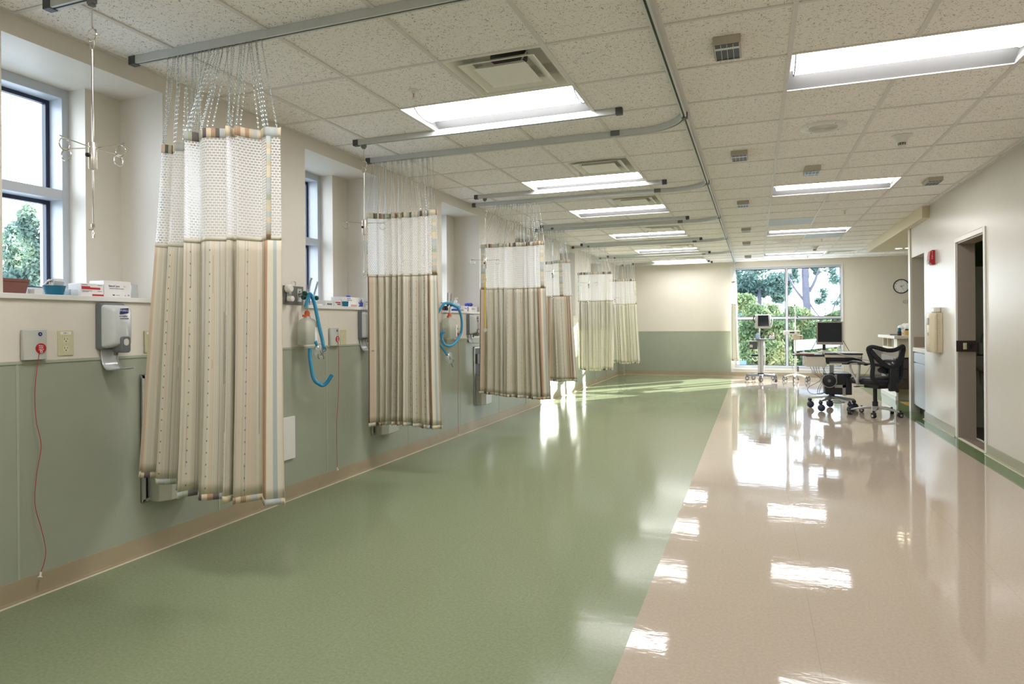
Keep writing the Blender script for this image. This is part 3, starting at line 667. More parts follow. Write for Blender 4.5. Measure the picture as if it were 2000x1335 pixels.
def curtain(k, label, along, top, bot, rail, folds, amp, seed, off=None, lift=.0, nch=30, fab=None, hemc=0, axis='x', sides=(.0, 1.), edge=True):
    """k bay; along = fixed coordinate of the rail; top/bot = ranges along the rail; axis 'x' hangs along X, 'y' along Y"""
    rnd = random.Random(seed); ph = rnd.random() * .3
    warp = [rnd.uniform(-.95, .95) / folds for _ in range(folds + 2)]
    ampv = [rnd.uniform(.5, 1.3) for _ in range(folds + 2)]
    N = folds * 18
    def path(s, t):
        q = s * folds; i = int(q); f = q - i
        w0, w1 = warp[min(i, folds)] * .75, warp[min(i + 1, folds)] * .75
        ss = s + (w0 * (1 - f) + w1 * f) * min(1, 6 * s, 6 * (1 - s))
        u = top[0] + (top[1] - top[0]) * ss; v = bot[0] + (bot[1] - bot[0]) * ss
        e = t ** 1.25; x = u + (v - u) * e
        A = amp * (ampv[min(i, folds)] * (1 - f) + ampv[min(i + 1, folds)] * f) * (.62 + .55 * t)
        d = abs(sin(pi * (q + ph * min(1, q)))) ** .75
        x += .20 * (top[1] - top[0]) / folds * sin(2 * pi * (q + ph)) * (.6 + .4 * t)
        y = -A * d + .45 * A + .012 * sin(5 * s + 3 * t + seed)
        if off: y += off(s) * (1 - .25 * t)
        return (x, y)
    def pt(s, t, z):
        a, c = path(s, t)
        return (a, along + c, z) if axis == 'x' else (along - c, a, z)
    S = [i / N for i in range(N + 1)]
    arc = [0.]
    for i in range(N):
        a, c = path(S[i], .6), path(S[i + 1], .6); arc.append(arc[-1] + math.hypot(a[0] - c[0], a[1] - c[1]))
    base = ((top[0] + top[1]) / 2, along, 0) if axis == 'x' else (along, (top[0] + top[1]) / 2, 0)
    t0 = thing('cubicle_curtain', label, 'curtain', base, 0, None)
    tz = lambda z: (ZH - z) / (ZH - ZB)
    zb = lambda s: .010 * sin(7 * s + seed) + lift * max(0, 1 - s / .35)
    def sheet(name, z1, z0, rows, m, thick=0., s0=0., s1=1., dy=0., world=True):
        b = MB(); idx = [i for i in range(N + 1) if s0 - 1e-6 <= S[i] <= s1 + 1e-6]; uv = []; ue = []
        for r in range(rows + 1):
            for i in idx:
                z = z1 + (z0 - z1) * r / rows; p = list(pt(S[i], tz(z), z)); wob = zb(S[i]) * (tz(z) ** 2)
                p[2] += wob; p[1 if axis == 'x' else 0] += dy if axis == 'x' else -dy
                b.v.append(tuple(p)); uv.append((arc[i], z)); ue.append((min(arc[i] + .06, arc[-1] - arc[i]), 0))
        n = len(idx); b.f = [(r * n + i, r * n + i + 1, (r + 1) * n + i + 1, (r + 1) * n + i) for r in range(rows) for i in range(n - 1)]
        b.uv = True; o = b.build(name, m, t0, smooth=60, world=True); me = o.data
        l1 = me.uv_layers.new(name='UVMap'); l2 = me.uv_layers.new(name='Edge')
        for lp in me.loops: l1.data[lp.index].uv = uv[lp.vertex_index]; l2.data[lp.index].uv = ue[lp.vertex_index] if edge else (9, 9)
        if thick: q = o.modifiers.new('thickness', 'SOLIDIFY'); q.thickness = thick; q.offset = 0
        return o
    sheet('fabric_panel', ZM, ZB + .03, 22, fab or m_fab, .002)
    sheet('middle_hem', ZM + .02, ZM - .004, 1, m_lam, .004)
    sheet('bottom_hem', ZB + .031, ZB, 1, m_hem, .005)
    sheet('net_panel', ZN + .005, ZM + .015, 10, m_net)
    sheet('top_hem', ZH, ZN, 2, m_hem, .007)
    for e0, e1 in sides: sheet('side_hem', ZN, ZM, 8, m_hemv, .004, e0, e1, -.004)
    mid = (rail[0] + rail[1]) / 2
    for j in range(nch):
        s = (j + .5) / nch; p = Vector(pt(min(1, max(0, s + rnd.uniform(-.01, .01))), 0, ZH - .01))
        r_ = rail[0] + (rail[1] - rail[0]) * min(1, max(0, s + rnd.uniform(-.028, .028)))
        q = Vector((r_, along, ZT - .022)) if axis == 'x' else Vector((along, r_, ZT - .022))
        h = bpy.data.objects.new('hook', HK_ME); COL.objects.link(h); h.parent = t0; h.location = q - Vector(base)
        c = bpy.data.objects.new('chain', CH_ME); COL.objects.link(c); c.parent = t0; q2 = q + Vector((0, 0, -.025)); d = p - q2
        c.location = q2 - Vector(base); c.rotation_euler = d.to_track_quat('-Z', 'Y').to_euler(); c.scale = (1, 1, d.length / .46)
    return t0
def off1(s): return -.13 * (1 / (1 + math.exp(-(s - .40) * 60))) * (1 - .55 / (1 + math.exp(-(s - .84) * 60))) + .02
curtain(0, 'large striped hospital curtain hanging nearest the camera, left of the first gas outlet', RY[0], (-2.975, -2.165), (-3.13, -2.15), (-2.91, -2.28), 9, .088, 3, off1, nch=34, lift=.075, sides=((0, .022), (.93, .965)))
curtain(1, 'striped hospital curtain second from the camera, narrow, beside the blue glove carton', RY[1], (-3.14, -2.49), (-3.155, -2.47), (-3.13, -2.54), 10, .066, 11, lambda s: -.03 * s - .10 * max(0, 1 - s / .2), nch=34, sides=((0.02, .05), (.96, .99)))
curtain(2, 'striped hospital curtain third from the camera with the long yellow strap in front', RY[2], (-3.12, -2.285), (-3.15, -2.23), (-2.91, -2.34), 11, .064, 5, lambda s: .03 * (1 - s), nch=32, lift=.05, sides=((.05, .08), (.955, .985)))
def off4(s): return .06 - .11 * (s > .35) * min(1, (s - .35) * 8)
curtain(3, 'striped hospital curtain fourth from the camera with one wide flat panel', RY[3], (-3.02, -2.60), (-3.03, -2.505), (-3.05, -2.68), 6, .028, 21, off4, nch=26, sides=((.6, .66),))
curtain(4, 'striped hospital curtain fifth from the camera with a sunlit right edge', RY[4], (-3.12, -2.455), (-3.11, -2.46), (-3.09, -2.56), 9, .06, 8, None, nch=26, fab=m_fab2, sides=((.0, .03), (.8, .83)), edge=False)
curtain(5, 'striped hospital curtain sixth from the camera, smallest along the left wall', RY[5], (-2.98, -2.405), (-2.93, -2.32), (-2.93, -2.44), 9, .056, 14, None, nch=26, fab=m_fab2, sides=((.97, 1.),), edge=False)
curtain(6, 'narrow striped curtain hanging alone in front of the left edge of the back window', TX, (15.85, 16.35), (15.8, 16.38), (16.3, 16.5), 5, .13, 31, None, nch=18, fab=m_fab2, axis='y', sides=((.45, .52),), edge=False)

# ================================================================== DRIP HANGERS
def hanger(k, x, y, zc, zb_, az, knob=1):
    t = thing('drip_hanger', 'chrome ceiling drip hanger with four loop hooks, %s from the camera' % ORD[k], 'IV hanger', (x, y, H), 0, 'ceiling drip hangers')
    B_ = lambda: MB()
    top = ZT - .0245 - H
    B_().box(-.022, .022, -.010, .010, top - .018, top + .004).box(-.012, .012, -.012, .012, top - .028, top - .018).build('carrier', m_grey, t, bevel=.003)
    zr = 2.545 - H
    B_().tube(smooth_path([(0, 0, top - .025), (0, 0, zr + .05), (.004, 0, zr + .028)], 4), .0035, 8).ring((0, 0, zr), .026, .0035, (0, 1, 0), 24, 7, -.9 * pi, .86 * pi).build('top_hook', m_chrome, t)
    B_().ring((0, 0, zr - .042), .019, .0038, (.25, 1, 0), 20, 7).build('link', m_steel, t)
    z1, z2 = zr - .062, zb_ - H
    b = B_().cyl((0, 0, z1), (0, 0, zc - H), .0042, n=12).cyl((0, 0, zc - H), (0, 0, z2), .0032, n=12); b.build('rod', m_chrome, t)
    b = B_(); z = z1 - .04
    while z > zc - H + .05: b.lathe([(.0044, z), (.0035, z + .003), (.0044, z + .006)], n=10); z -= .045
    b.build('notches', m_grey, t)
    B_().lathe([(.016, zc - H - .058), (.0175, zc - H - .054), (.0175, zc - H + .054), (.015, zc - H + .058)], n=24).build('collar', mat('satin_nickel', (.66, .62, .56), .3, .8), t)
    B_().lathe([(.002, -.032), (.009, -.030), (.010, -.022), (.006, -.017), (.004, -.010)], (0, 0, zc - H), 'y', 16).build('knob', m_black, t)
    for q in range(4):
        a = az + q * pi / 2; d = Vector((cos(a), sin(a), 0)); w = Vector((-sin(a), cos(a), 0)); zz = zc - H + .035
        L = .14; p0 = d * .015 + Vector((0, 0, zz)); p1 = d * L + Vector((0, 0, zz + .006))
        b = B_().tube([p0, p0 + (p1 - p0) * .5, p1, p1 + d * .022 + Vector((0, 0, .004))], .0024, 7)
        c = p1 + Vector((0, 0, -.027)); b.ring(c, .025, .0026, w, 22, 6); b.build('arm', m_chrome, t)
    B_().lathe([(.005, z2 + .012), (.009, z2 + .010), (.009, z2 - .004), (.004, z2 - .006)], n=14).ring((0, 0, z2 - .034), .015, .0026, (.5, 1, 0), 20, 6).tube([(0, 0, z2 - .004), (-.006, 0, z2 - .014), (-.016, -.004, z2 - .014), (-.020, -.006, z2 - .012)], .0024, 6).build('bottom_loop', m_chrome, t)
    return t
for a in ((0, -2.685, IY[0], 2.02, 1.715, .14), (1, -2.878, IY[1], 2.05, 1.70, .576), (2, -2.842, IY[2], 1.97, 1.69, .39), (3, -2.786, IY[3], 2.02, 1.70, .29), (4, -2.822, IY[4], 1.99, 1.70, .24), (5, -2.80, IY[5], 1.80, 1.70, .2)): hanger(*a)

# ================================================================== WALL DEVICES, LEFT WALL
BAY = ['below the first window', 'below the second window', 'below the third window', 'between the fourth and fifth windows', 'below the fifth window', 'nearest the far left corner']
def rrect(w, h, r, n=5):
    out = []
    for cx, cy, a0 in ((w / 2 - r, h / 2 - r, 0), (-w / 2 + r, h / 2 - r, pi / 2), (-w / 2 + r, -h / 2 + r, pi), (w / 2 - r, -h / 2 + r, 1.5 * pi)):
        out += [(cx + r * cos(a0 + pi / 2 * i / n), cy + r * sin(a0 + pi / 2 * i / n)) for i in range(n + 1)]
    return out
def rbox(b, w, h, d0, d1, r=.006, cy=0, cz=0): return b.prism([(a + cy, c + cz) for a, c in rrect(w, h, r)], 'x', d0, d1)
def nurse_call(y, z, k, cord, full=True):
    t = thing('nurse_call_station', 'grey-white nurse call box with a red pull cord %s' % BAY[k], 'nurse call', (XL + .008, y, z), 0, 'nurse call boxes')
    b = MB(); pr = [(.0, -.055), (.018, -.055), (.026, -.045), (.030, 0), (.026, .045), (.018, .055), (0, .055)]
    b.prism([(x_, y_) for x_, y_ in pr], 'z', -.072, .072); b.build('case', mat('nurse_call_case', (.52, .53, .48), .4), t, bevel=.003)
    MB().lathe([(.0095, .028), (.0095, .0305)], (0, .016, .05), 'x', 20).build('badge', m_navy, t)
    MB().lathe([(.0245, .029), (.0240, .033)], (0, .018, -.018), 'x', 28).build('switch_disc', m_red, t)
    MB().ring((.034, .018, -.034), .005, .0014, (1, 0, 0), 14, 5).build('pull_ring', m_whiteink, t)
    if full:
        for q, s_ in enumerate(('PULL', 'FOR', 'HELP')): text('lettering', s_, .0105, m_whiteink, t, (.0333, .018, -.006 - q * .0095))
        text('lettering', 'A', .011, m_whiteink, t, (.0308, .016, .05))
    pts = [(.034, .018, -.038)] + [(c[0] + .0, c[1] - y, c[2] - z) for c in cord]
    c = MB().tube(smooth_path(pts, 6), .0017, 6); c.build('pull_cord', m_redcord, t)
    e = Vector(pts[-1]); d = (e - Vector(pts[-2])).normalized(); d = (d + Vector((.2, 0, 0))).normalized()
    MB().cyl(e, e + d * .018, .0042, .0045, 14).cyl(e + d * .018, e + d * .024, .0055, .0115, 16).build('toggle', m_offwh, t)
nurse_call(2.124, 1.198, 0, [(.03, 2.135, 1.16), (.03, 2.114, .987), (.03, 2.118, .841), (.03, 2.140, .716), (.03, 2.117, .575), (.03, 2.110, .443), (.03, 2.137, .327), (.03, 2.157, .223), (.03, 2.152, .163), (.03, 2.135, .118)])
nurse_call(4.488, 1.188, 1, [(.03, 4.512, 1.153), (.03, 4.521, 1.052), (.03, 4.517, .759), (.03, 4.486, .471), (.03, 4.489, .13)])
nurse_call(6.79, 1.185, 2, [(.03, 6.81, 1.098), (.03, 6.825, .892), (.03, 6.80, .454), (.03, 6.81, .035)], False)
nurse_call(9.15, 1.185, 3, [(.03, 9.17, 1.1), (.03, 9.16, .5), (.03, 9.165, .10)], False)
nurse_call(13.66, 1.185, 4, [(.03, 13.67, 1.1), (.03, 13.64, .6), (.03, 13.66, .26), (.03, 13.70, .10)], False)
nurse_call(14.75, 1.185, 5, [(.03, 14.76, 1.1), (.03, 14.73, .6), (.03, 14.75, .2), (.03, 14.78, .07)], False)
def outlet(y, z, k, lab, where, full=True):
    t = thing('wall_outlet', 'ivory duplex wall outlet %s' % where, 'outlet', (XL, y, z), 0, 'ivory wall outlets')
    rbox(MB(), .080, .126, 0, .006, .005).build('cover_plate', m_ivory, t, bevel=.002)
    for q in (-1, 1):
        f = MB().prism([(a, c * 1 + q * .0225 - .006) for a, c in rrect(.034, .029, .012)], 'x', .006, .0075).build('receptacle', mat('receptacle_face', (.66, .63, .45), .35), t)
        c = q * .0225 - .006
        MB().box(.0074, .008, -.009, -.0068, c - .001, c + .009).box(.0074, .008, .0062, .0085, c, c + .008).lathe([(.003, .0074), (.003, .008)], (0, 0, c - .008), 'x', 10).build('slots', m_ink, f)
    MB().lathe([(.002, .006), (.002, .0075)], (0, 0, -.006), 'x', 8).build('screw', m_alu, t)
    if lab:
        MB().box(.006, .0068, -.027, .027, .042, .056).build('name_tag', m_whiteink, t)
        text('lettering', lab, .011, m_ink, t, (.0069, 0, .049))
outlet(2.286, 1.2015, 0, 'NR-1', 'between the first nurse call box and the first hand sanitizer')
outlet(2.775, 1.195, 0, 'NR-2', 'half hidden at the left edge of the nearest curtain')
outlet(4.636, 1.182, 1, '', 'between the second nurse call box and the second hand sanitizer')
outlet(6.915, 1.18, 2, '', 'left of the third hand sanitizer below the third window')
def sanitizer(y, k):
    t = thing('sanitizer_dispenser', 'grey and white wall hand sanitizer dispenser with drip tray %s' % BAY[k], 'hand sanitizer dispenser', (XL + .001, y, 1.165), 0, 'hand sanitizer dispensers')
    b = MB(); rbox(b, .140, .245, 0, .042, .014, 0, .118); b.build('back_housing', m_grey, t, bevel=.003)
    b = MB(); o1 = rrect(.134, .225, .016); o2 = rrect(.116, .205, .022); o3 = rrect(.092, .180, .026)
    n = len(o1); vs = []
    for (pl, x_) in ((o1, .040), (o1, .060), (o2, .100), (o3, .116)): vs += [(x_, a, c + .118) for a, c in pl]
    b.add(vs, [(r * n + i, r * n + (i + 1) % n, (r + 1) * n + (i + 1) % n, (r + 1) * n + i) for r in range(3) for i in range(n)] + [tuple(range(n)), tuple(range(3 * n, 4 * n))])
    b.build('front_cover', mat('glossy_white_cover', (.60, .62, .62), .2), t, smooth=50)
    b = MB(); rbox(b, .054, .085, .06, .128, .014, .006, .022); p_ = b.build('push_lever', m_grey, t, bevel=.004)
    MB().prism([(a * 1 + .006, c + .035) for a, c in rrect(.028, .036, .013)], 'x', .128, .1295).build('lever_window', m_offwh, p_)
    MB().lathe([(.010, -.03), (.010, .0)], (.06, 0, -.005), 'z', 14).build('nozzle', m_grey, t)
    # drip tray arm: a swept J-shaped sheet
    prof = [(.006, .0), (.010, -.05), (.020, -.085), (.045, -.108), (.08, -.112), (.135, -.106)]
    pp = [Vector((a, 0, c)) for a, c in prof]; sp = smooth_path(pp, 5); b = MB()
    n = len(sp); vs = [(q.x, w, q.z) for q in sp for w in (-.046, .046)] + [(q.x + .004, w, q.z + .004) for q in sp for w in (-.042, .042)]
    b.add(vs, [(2 * i, 2 * i + 1, 2 * i + 3, 2 * i + 2) for i in range(n - 1)] + [(2 * n + 2 * i, 2 * n + 2 * i + 2, 2 * n + 2 * i + 3, 2 * n + 2 * i + 1) for i in range(n - 1)])
    m_ = len(b.v) // 2
    b.f += [(2 * i, 2 * i + 2, m_ + 2 * i + 2, m_ + 2 * i) for i in range(n - 1)] + [(2 * i + 1, m_ + 2 * i + 1, m_ + 2 * i + 3, 2 * i + 3) for i in range(n - 1)] + [(0, m_, m_ + 1, 1), (2 * n - 2, 2 * n - 1, m_ + 2 * n - 1, m_ + 2 * n - 2)]
    for w in (-.046, .042): b.tube([Vector((q.x + .003, w + .002, q.z + .005)) for q in sp], .0045, 6)
    b.build('drip_tray', mat('glossy_pale_tray', (.50, .52, .52), .18), t, smooth=50)
    MB().prism([(-.022, .182), (.026, .188), (.028, .214), (-.018, .210)], 'x', .109, .1165).build('logo_patch', m_navy, t, rot=None, loc=(.003, 0, 0))
    text('lettering', 'PURELL', .0155, m_whiteink, t, (.1200, .004, .1995), ext=.0002, sx=.95)
    text('lettering', 'Instant', .007, m_navy, t, (.1168, -.016, .171)); text('lettering', 'HAND', .011, m_navy, t, (.1168, .010, .170)); text('lettering', 'SANITIZER', .011, m_navy, t, (.1168, .005, .158))
    b = MB()
    for q in range(3): b.box(.1160, .1166, -.018 + q * .003, .022 - q * .004, .139 - q * .006, .1405 - q * .006)
    b.build('fine_print', m_lgrey, t)
for y, k in ((2.515, 0), (4.922, 1), (7.20, 2)): sanitizer(y, k)
def wall_bin(y, k):
    t = thing('recessed_waste_bin', 'recessed stainless steel towel and waste unit %s' % ['behind the nearest curtain', 'behind the second curtain', 'behind the third curtain'][k], 'waste bin', (XL + .006, y, .30), 0, 'recessed steel waste units')
    w, h = .36, .71
    MB().box(0, .014, -w / 2, -w / 2 + .022, 0, h).box(0, .014, w / 2 - .022, w / 2, 0, h).box(0, .014, -w / 2, w / 2, h - .022, h).box(0, .014, -w / 2, w / 2, 0, .015).build('frame', m_steel, t, bevel=.003)
    MB().box(0, .004, -w / 2 + .022, w / 2 - .022, .015, h - .022).build('back_panel', m_black, t)
    b = MB(); o = [(.004, -.145), (.09, -.145), (.135, -.09), (.135, .09), (.09, .145), (.004, .145)]
    n = len(o); vs = [(x * (1 - .06), y_ * .98, -.002) for x, y_ in o] + [(x, y_, .36) for x, y_ in o]
    b.add(vs, [(i, (i + 1) % n, n + (i + 1) % n, n + i) for i in range(n)] + [tuple(range(n))]); b.build('receptacle', m_steel, t, bevel=.006)
    b = MB(); vs = []
    n2 = 28; rr = random.Random(k)
    for r_ in range(4):
        for i in range(n2):
            a = 2 * pi * i / n2; vs.append((.066 + (.064 + rr.uniform(-.005, .006)) * max(-1, min(1, 1.3 * cos(a))), (.147 + rr.uniform(-.006, .008)) * max(-1, min(1, 1.3 * sin(a))), .30 + r_ * .03 + rr.uniform(-.01, .01)))
    b.add(vs, [(q * n2 + i, q * n2 + (i + 1) % n2, (q + 1) * n2 + (i + 1) % n2, (q + 1) * n2 + i) for q in range(3) for i in range(n2)]); b.build('bin_liner', m_clear, t)
    MB().box(.004, .03, -.12, .12, .50, .62).build('towel_slot', m_grey, t, bevel=.004)
wall_bin(2.885, 0); wall_bin(5.225, 1); wall_bin(7.50, 2)
t = tag(MB().box(XL + .006, XL + .022, 3.86, 3.997, .30, .612).build('cover_plate', m_white, bevel=.003), 'white flat cover plate low on the sage wall beside the nearest curtain', 'cover plate')

# gas outlet panels with flowmeters, bottles, hoses and masks
def gas_panel(y, k):
    t = thing('gas_outlet_panel', ['grey steel medical gas panel right of the nearest curtain', 'grey steel medical gas panel behind the second curtain'][k], 'gas outlet panel', (XL, y, 1.508), 0, 'medical gas panels')
    MB().box(0, .012, -.14, .08, -.068, .068).build('cover_plate', mat('grey_panel_steel', (.20, .20, .19), .4, .5), t, bevel=.002)
    for yy in (-.085, .03):
        f = MB().box(.012, .016, yy - .024, yy + .024, -.048, .050).build('outlet_insert', m_lgrey, t, bevel=.001)
        MB().lathe([(.013, .016), (.013, .022), (.006, .030)], (0, yy, 0), 'x', 16).build('socket', m_alu, f)
        MB().lathe([(.0045, .016), (.0045, .0185)], (0, yy, .03), 'x', 10).build('dot', m_black, f)
    b = MB().lathe([(.030, .02), (.030, .05), (.022, .06)], (0, -.115, .045), 'x', 20).lathe([(.018, .03), (.02, .07), (.012, .075)], (0, -.115, -.03), 'x', 18).tube(smooth_path([(.04, -.11, .07), (.05, -.09, .10), (.05, -.06, .095), (.045, -.05, .07)], 4), .006, 8)
    b.build('suction_regulator', m_offwh, t)
gas_panel(4.035, 0); gas_panel(6.30, 1)
def flowmeter(p0, p1, knobs, label):
    t = thing('flowmeter', label, 'flowmeter', p0, 0, 'oxygen flowmeters'); a = Vector((0, 0, 0)); d = Vector(p1) - Vector(p0)
    MB().cyl(a, d, .0095, n=14).build('sight_tube', m_clear, t); b = MB().cyl(a + d * .1, a + d * .97, .0028, n=8)
    for q in range(9): b.cyl(a + d * (.15 + q * .09), a + d * (.16 + q * .09), .0065, n=10)
    b.build('scale', m_ink, t)
    MB().cyl(a - d * .28, a + d * .04, .011, n=16).build('valve_body', m_alu, t); MB().cyl(a + d * .97, a + d * 1.03, .009, n=12).build('tube_cap', m_alu, t); MB().cyl((a - d * .1), (-.085, 0, -.01), .006, n=10).build('wall_stem', m_alu, t)
    for kx in knobs: MB().lathe([(.016, -.012), (.018, -.008), (.018, .008), (.015, .012)], kx, 'y', 16).build('knob', m_green, t)
    MB().lathe([(.009, -.05), (.011, -.04), (.011, -.028), (.006, -.02)], (0, 0, .0), 'z', 14).build('outlet_nipple', m_green, t)
flowmeter((XL + .10, 4.050, 1.53), (XL + .11, 4.083, 1.635), [(.0, -.03, -.01), (0, -.045, -.04)], 'clear oxygen flowmeter tube leaning in front of the second window, left one')
flowmeter((XL + .10, 4.122, 1.505), (XL + .11, 4.158, 1.612), [(.0, .03, -.015)], 'clear oxygen flowmeter tube leaning in front of the second window, right one')
flowmeter((XL + .10, 6.425, 1.53), (XL + .10, 6.43, 1.63), [(.0, .02, -.02)], 'small clear flowmeter tube in front of the third window, left one')
flowmeter((XL + .10, 6.505, 1.53), (XL + .10, 6.515, 1.625), [(.0, .035, -.03)], 'small clear flowmeter tube in front of the third window, right one')
def bottle(y, k, w, z0, z1):
    t = thing('humidifier_bottle', ['translucent square water bottle with orange cap left of the second nurse call box', 'translucent square water bottle with orange cap inside the blue hose loop'][k], 'bottle', (XL + .085, y, z0), 0, 'humidifier bottles')
    h = z1 - z0; b = MB(); vs = []; pr = rrect(w, .10, .022); n = len(pr)
    for z_, s in ((0, .92), (.008, 1), (h, 1), (h + .022, .8), (h + .038, .36), (h + .052, .34)): vs += [(c * s, a * s, z_) for a, c in pr]
    b.add(vs, [(r * n + i, r * n + (i + 1) % n, (r + 1) * n + (i + 1) % n, (r + 1) * n + i) for r in range(5) for i in range(n)] + [tuple(range(n)), tuple(range(5 * n, 6 * n))]); b.build('bottle_body', m_water, t, smooth=50)
    b = MB(); vs = []
    for z_, s in ((.004, .9), (h * .62, .96)): vs += [(c * s, a * s, z_) for a, c in pr]
    b.add(vs, [(i, (i + 1) % n, n + (i + 1) % n, n + i) for i in range(n)] + [tuple(range(n)), tuple(range(n, 2 * n))]); b.build('water', m_water, t)
    MB().box(.051, .053, w / 2 - .045, w / 2 - .015, .02, h * .8).build('paper_label', m_whiteink, t)
    MB().lathe([(.020, h + .050), (.020, h + .078), (.013, h + .090)], n=18).box(-.01, .01, -.045, -.015, h + .045, h + .062).build('cap', m_orange, t)
    MB().cyl((0, 0, h + .088), (.0, .01, h + .155), .011, .009, 14).build('adapter', m_lgrey, t)
bottle(4.062, 0, .135, 1.14, 1.30); bottle(6.50, 1, .20, 1.13, 1.32)
def hose(pts, k, label):
    t = thing('breathing_hose', label, 'hose', pts[0], 0, 'blue breathing hoses'); p = smooth_path(pts, 14); o = Vector(pts[0]); b = MB(); vs = []; fr = frames([q - o for q in p]); n = 12
    # fine corrugation: resample densely
    dense = []
    for i in range(len(fr) - 1):
        for q in range(3): dense.append(fr[i][0].lerp(fr[i + 1][0], q / 3))
    fr = frames(dense)
    for i, (c, t_, u, w) in enumerate(fr): r = .0128 + (.0016 if i % 2 else 0); vs += [c + (u * cos(2 * pi * a / n) + w * sin(2 * pi * a / n)) * r for a in range(n)]
    m_ = len(fr); b.add(vs, [(i * n + a, i * n + (a + 1) % n, (i + 1) * n + (a + 1) % n, (i + 1) * n + a) for i in range(m_ - 1) for a in range(n)] + [tuple(range(n)), tuple(range((m_ - 1) * n, m_ * n))]); b.build('tubing', m_bluehose, t, smooth=60)
    e = Vector(pts[-1]) - o; MB().ring(e, .0135, .002, (Vector(pts[-1]) - Vector(pts[-2])).normalized(), 16, 5).build('cuff', m_bluehose, t)
    return t
X5 = XL + .15
hose([(X5 - .03, 3.998, 1.42), (X5, 4.000, 1.50), (X5, 4.015, 1.512), (X5, 4.040, 1.49), (X5, 4.069, 1.435), (X5, 4.11, 1.302), (X5, 4.158, 1.165), (X5, 4.172, 1.10)], 0, 'blue ribbed hose arching down from the flowmeters right of the nearest curtain')
hose([(X5, 4.005, 1.115), (X5, 4.008, 1.037), (X5, 4.033, .922), (X5, 4.065, .868), (X5, 4.105, .845), (X5, 4.150, .828), (X5, 4.19, .835), (X5, 4.23, .86), (X5, 4.268, .893)], 1, 'short blue ribbed hose curling on the sage wall below the clear mask')
hose([(X5 - .02, 6.12, 1.40), (X5, 6.172, 1.463), (X5, 6.25, 1.505), (X5, 6.36, 1.512), (X5, 6.48, 1.49), (X5, 6.589, 1.461), (X5, 6.66, 1.38), (X5, 6.68, 1.302), (X5, 6.67, 1.22), (X5, 6.623, 1.16), (X5, 6.52, 1.09), (X5, 6.386, 1.054), (X5, 6.26, 1.066), (X5, 6.19, 1.114), (X5, 6.167, 1.165), (X5, 6.18, 1.195), (X5, 6.228, 1.205)], 2, 'blue ribbed hose looped into a big circle beside the second curtain')
def mask(c, k, s, label, tilt):
    t = thing('oxygen_mask', label, 'oxygen mask', c, 0, 'clear oxygen masks'); b = MB(); vs = []; n = 16; R = Matrix.Rotation(tilt, 3, 'X'); rr = random.Random(k)
    for j, (z, r) in enumerate(((-.05, .018), (-.03, .034), (0, .046), (.025, .050), (.045, .040), (.055, .018))):
        for i in range(n): a = 2 * pi * i / n; q = R @ Vector((.028 * cos(a) * r / .05 + .0, r * sin(a), z)) * s; vs.append(q + Vector((rr.uniform(-.003, .003),) * 3))
    b.add(vs, [(j * n + i, j * n + (i + 1) % n, (j + 1) * n + (i + 1) % n, (j + 1) * n + i) for j in range(5) for i in range(n)]); b.build('face_shell', m_clear, t, smooth=80)
    b = MB()
    for q in range(5):
        p0 = Vector((rr.uniform(.01, .03), rr.uniform(-.04, .04), rr.uniform(-.04, .05))) * s; b.tube(smooth_path([p0, p0 + Vector((.01, rr.uniform(-.02, .02), -.02)), p0 + Vector((.008, rr.uniform(-.03, .03), -.035))], 4), .0022, 5)
    b.build('strap', m_gasket, t)
    MB().cyl(R @ Vector((.0, 0, .05)) * s, R @ Vector((.0, 0, .09)) * s, .010, .012, 14).build('inlet', m_bluehose, t)
    if k == 2: e_ = R @ Vector((.0, 0, .09)) * s; MB().tube(smooth_path([e_, e_ + Vector((-.02, -.06, .06)), e_ + Vector((-.06, -.10, .12)), e_ + Vector((-.115, -.12, .14))], 4), .0125, 10).build('hose_end', m_bluehose, t)
mask((XL + .14, 4.128, 1.085), 1, 1.0, 'crumpled clear oxygen mask hanging between the two blue hoses', .5)
mask((XL + .12, 6.42, .91), 2, 1.35, 'clear oxygen mask dangling low between second and third curtains', .9)
b = MB().tube(smooth_path([(XL + .03, 10.44, .42), (XL + .03, 10.47, .30), (XL + .03, 10.60, .225), (XL + .03, 10.76, .235), (XL + .03, 10.88, .31), (XL + .03, 10.89, .42)], 6), .005, 6)
tag(b.build('cable', m_black), 'black cable loop hanging below the hem of the fourth curtain', 'cable')
t = thing('strap_tape', 'long yellow strap with white round disc hanging before the third curtain', 'strap', (-2.842, 6.79, 1.60), 0)
MB().tube(smooth_path([(-.005, 0, .24), (.015, 0, .19), (.004, 0, .16), (-.012, 0, .19), (-.016, 0, .23)], 4), .0035, 6).tube([(.0, 0, .155), (.001, 0, 0), (0, 0, -.16), (.002, 0, -.36)], .0065, 8).build('strap', m_yellow, t)
MB().lathe([(.022, -.003), (.0225, 0), (.022, .003)], (.002, 0, -.382), 'y', 24).build('disc', m_offwh, t)

# ================================================================== THINGS ON THE SILLS
ZS = Z0 + .0045
def carton(name, label, y0, y1, h, dep, x1=-3.252, m=m_card, cat='box', group=None):
    t = thing(name, label, cat, (x1 - dep / 2, (y0 + y1) / 2, ZS), 0, group); MB().box(-dep / 2, dep / 2, -(y1 - y0) / 2, (y1 - y0) / 2, 0, h).build('carton', m, t, bevel=.0015); return t
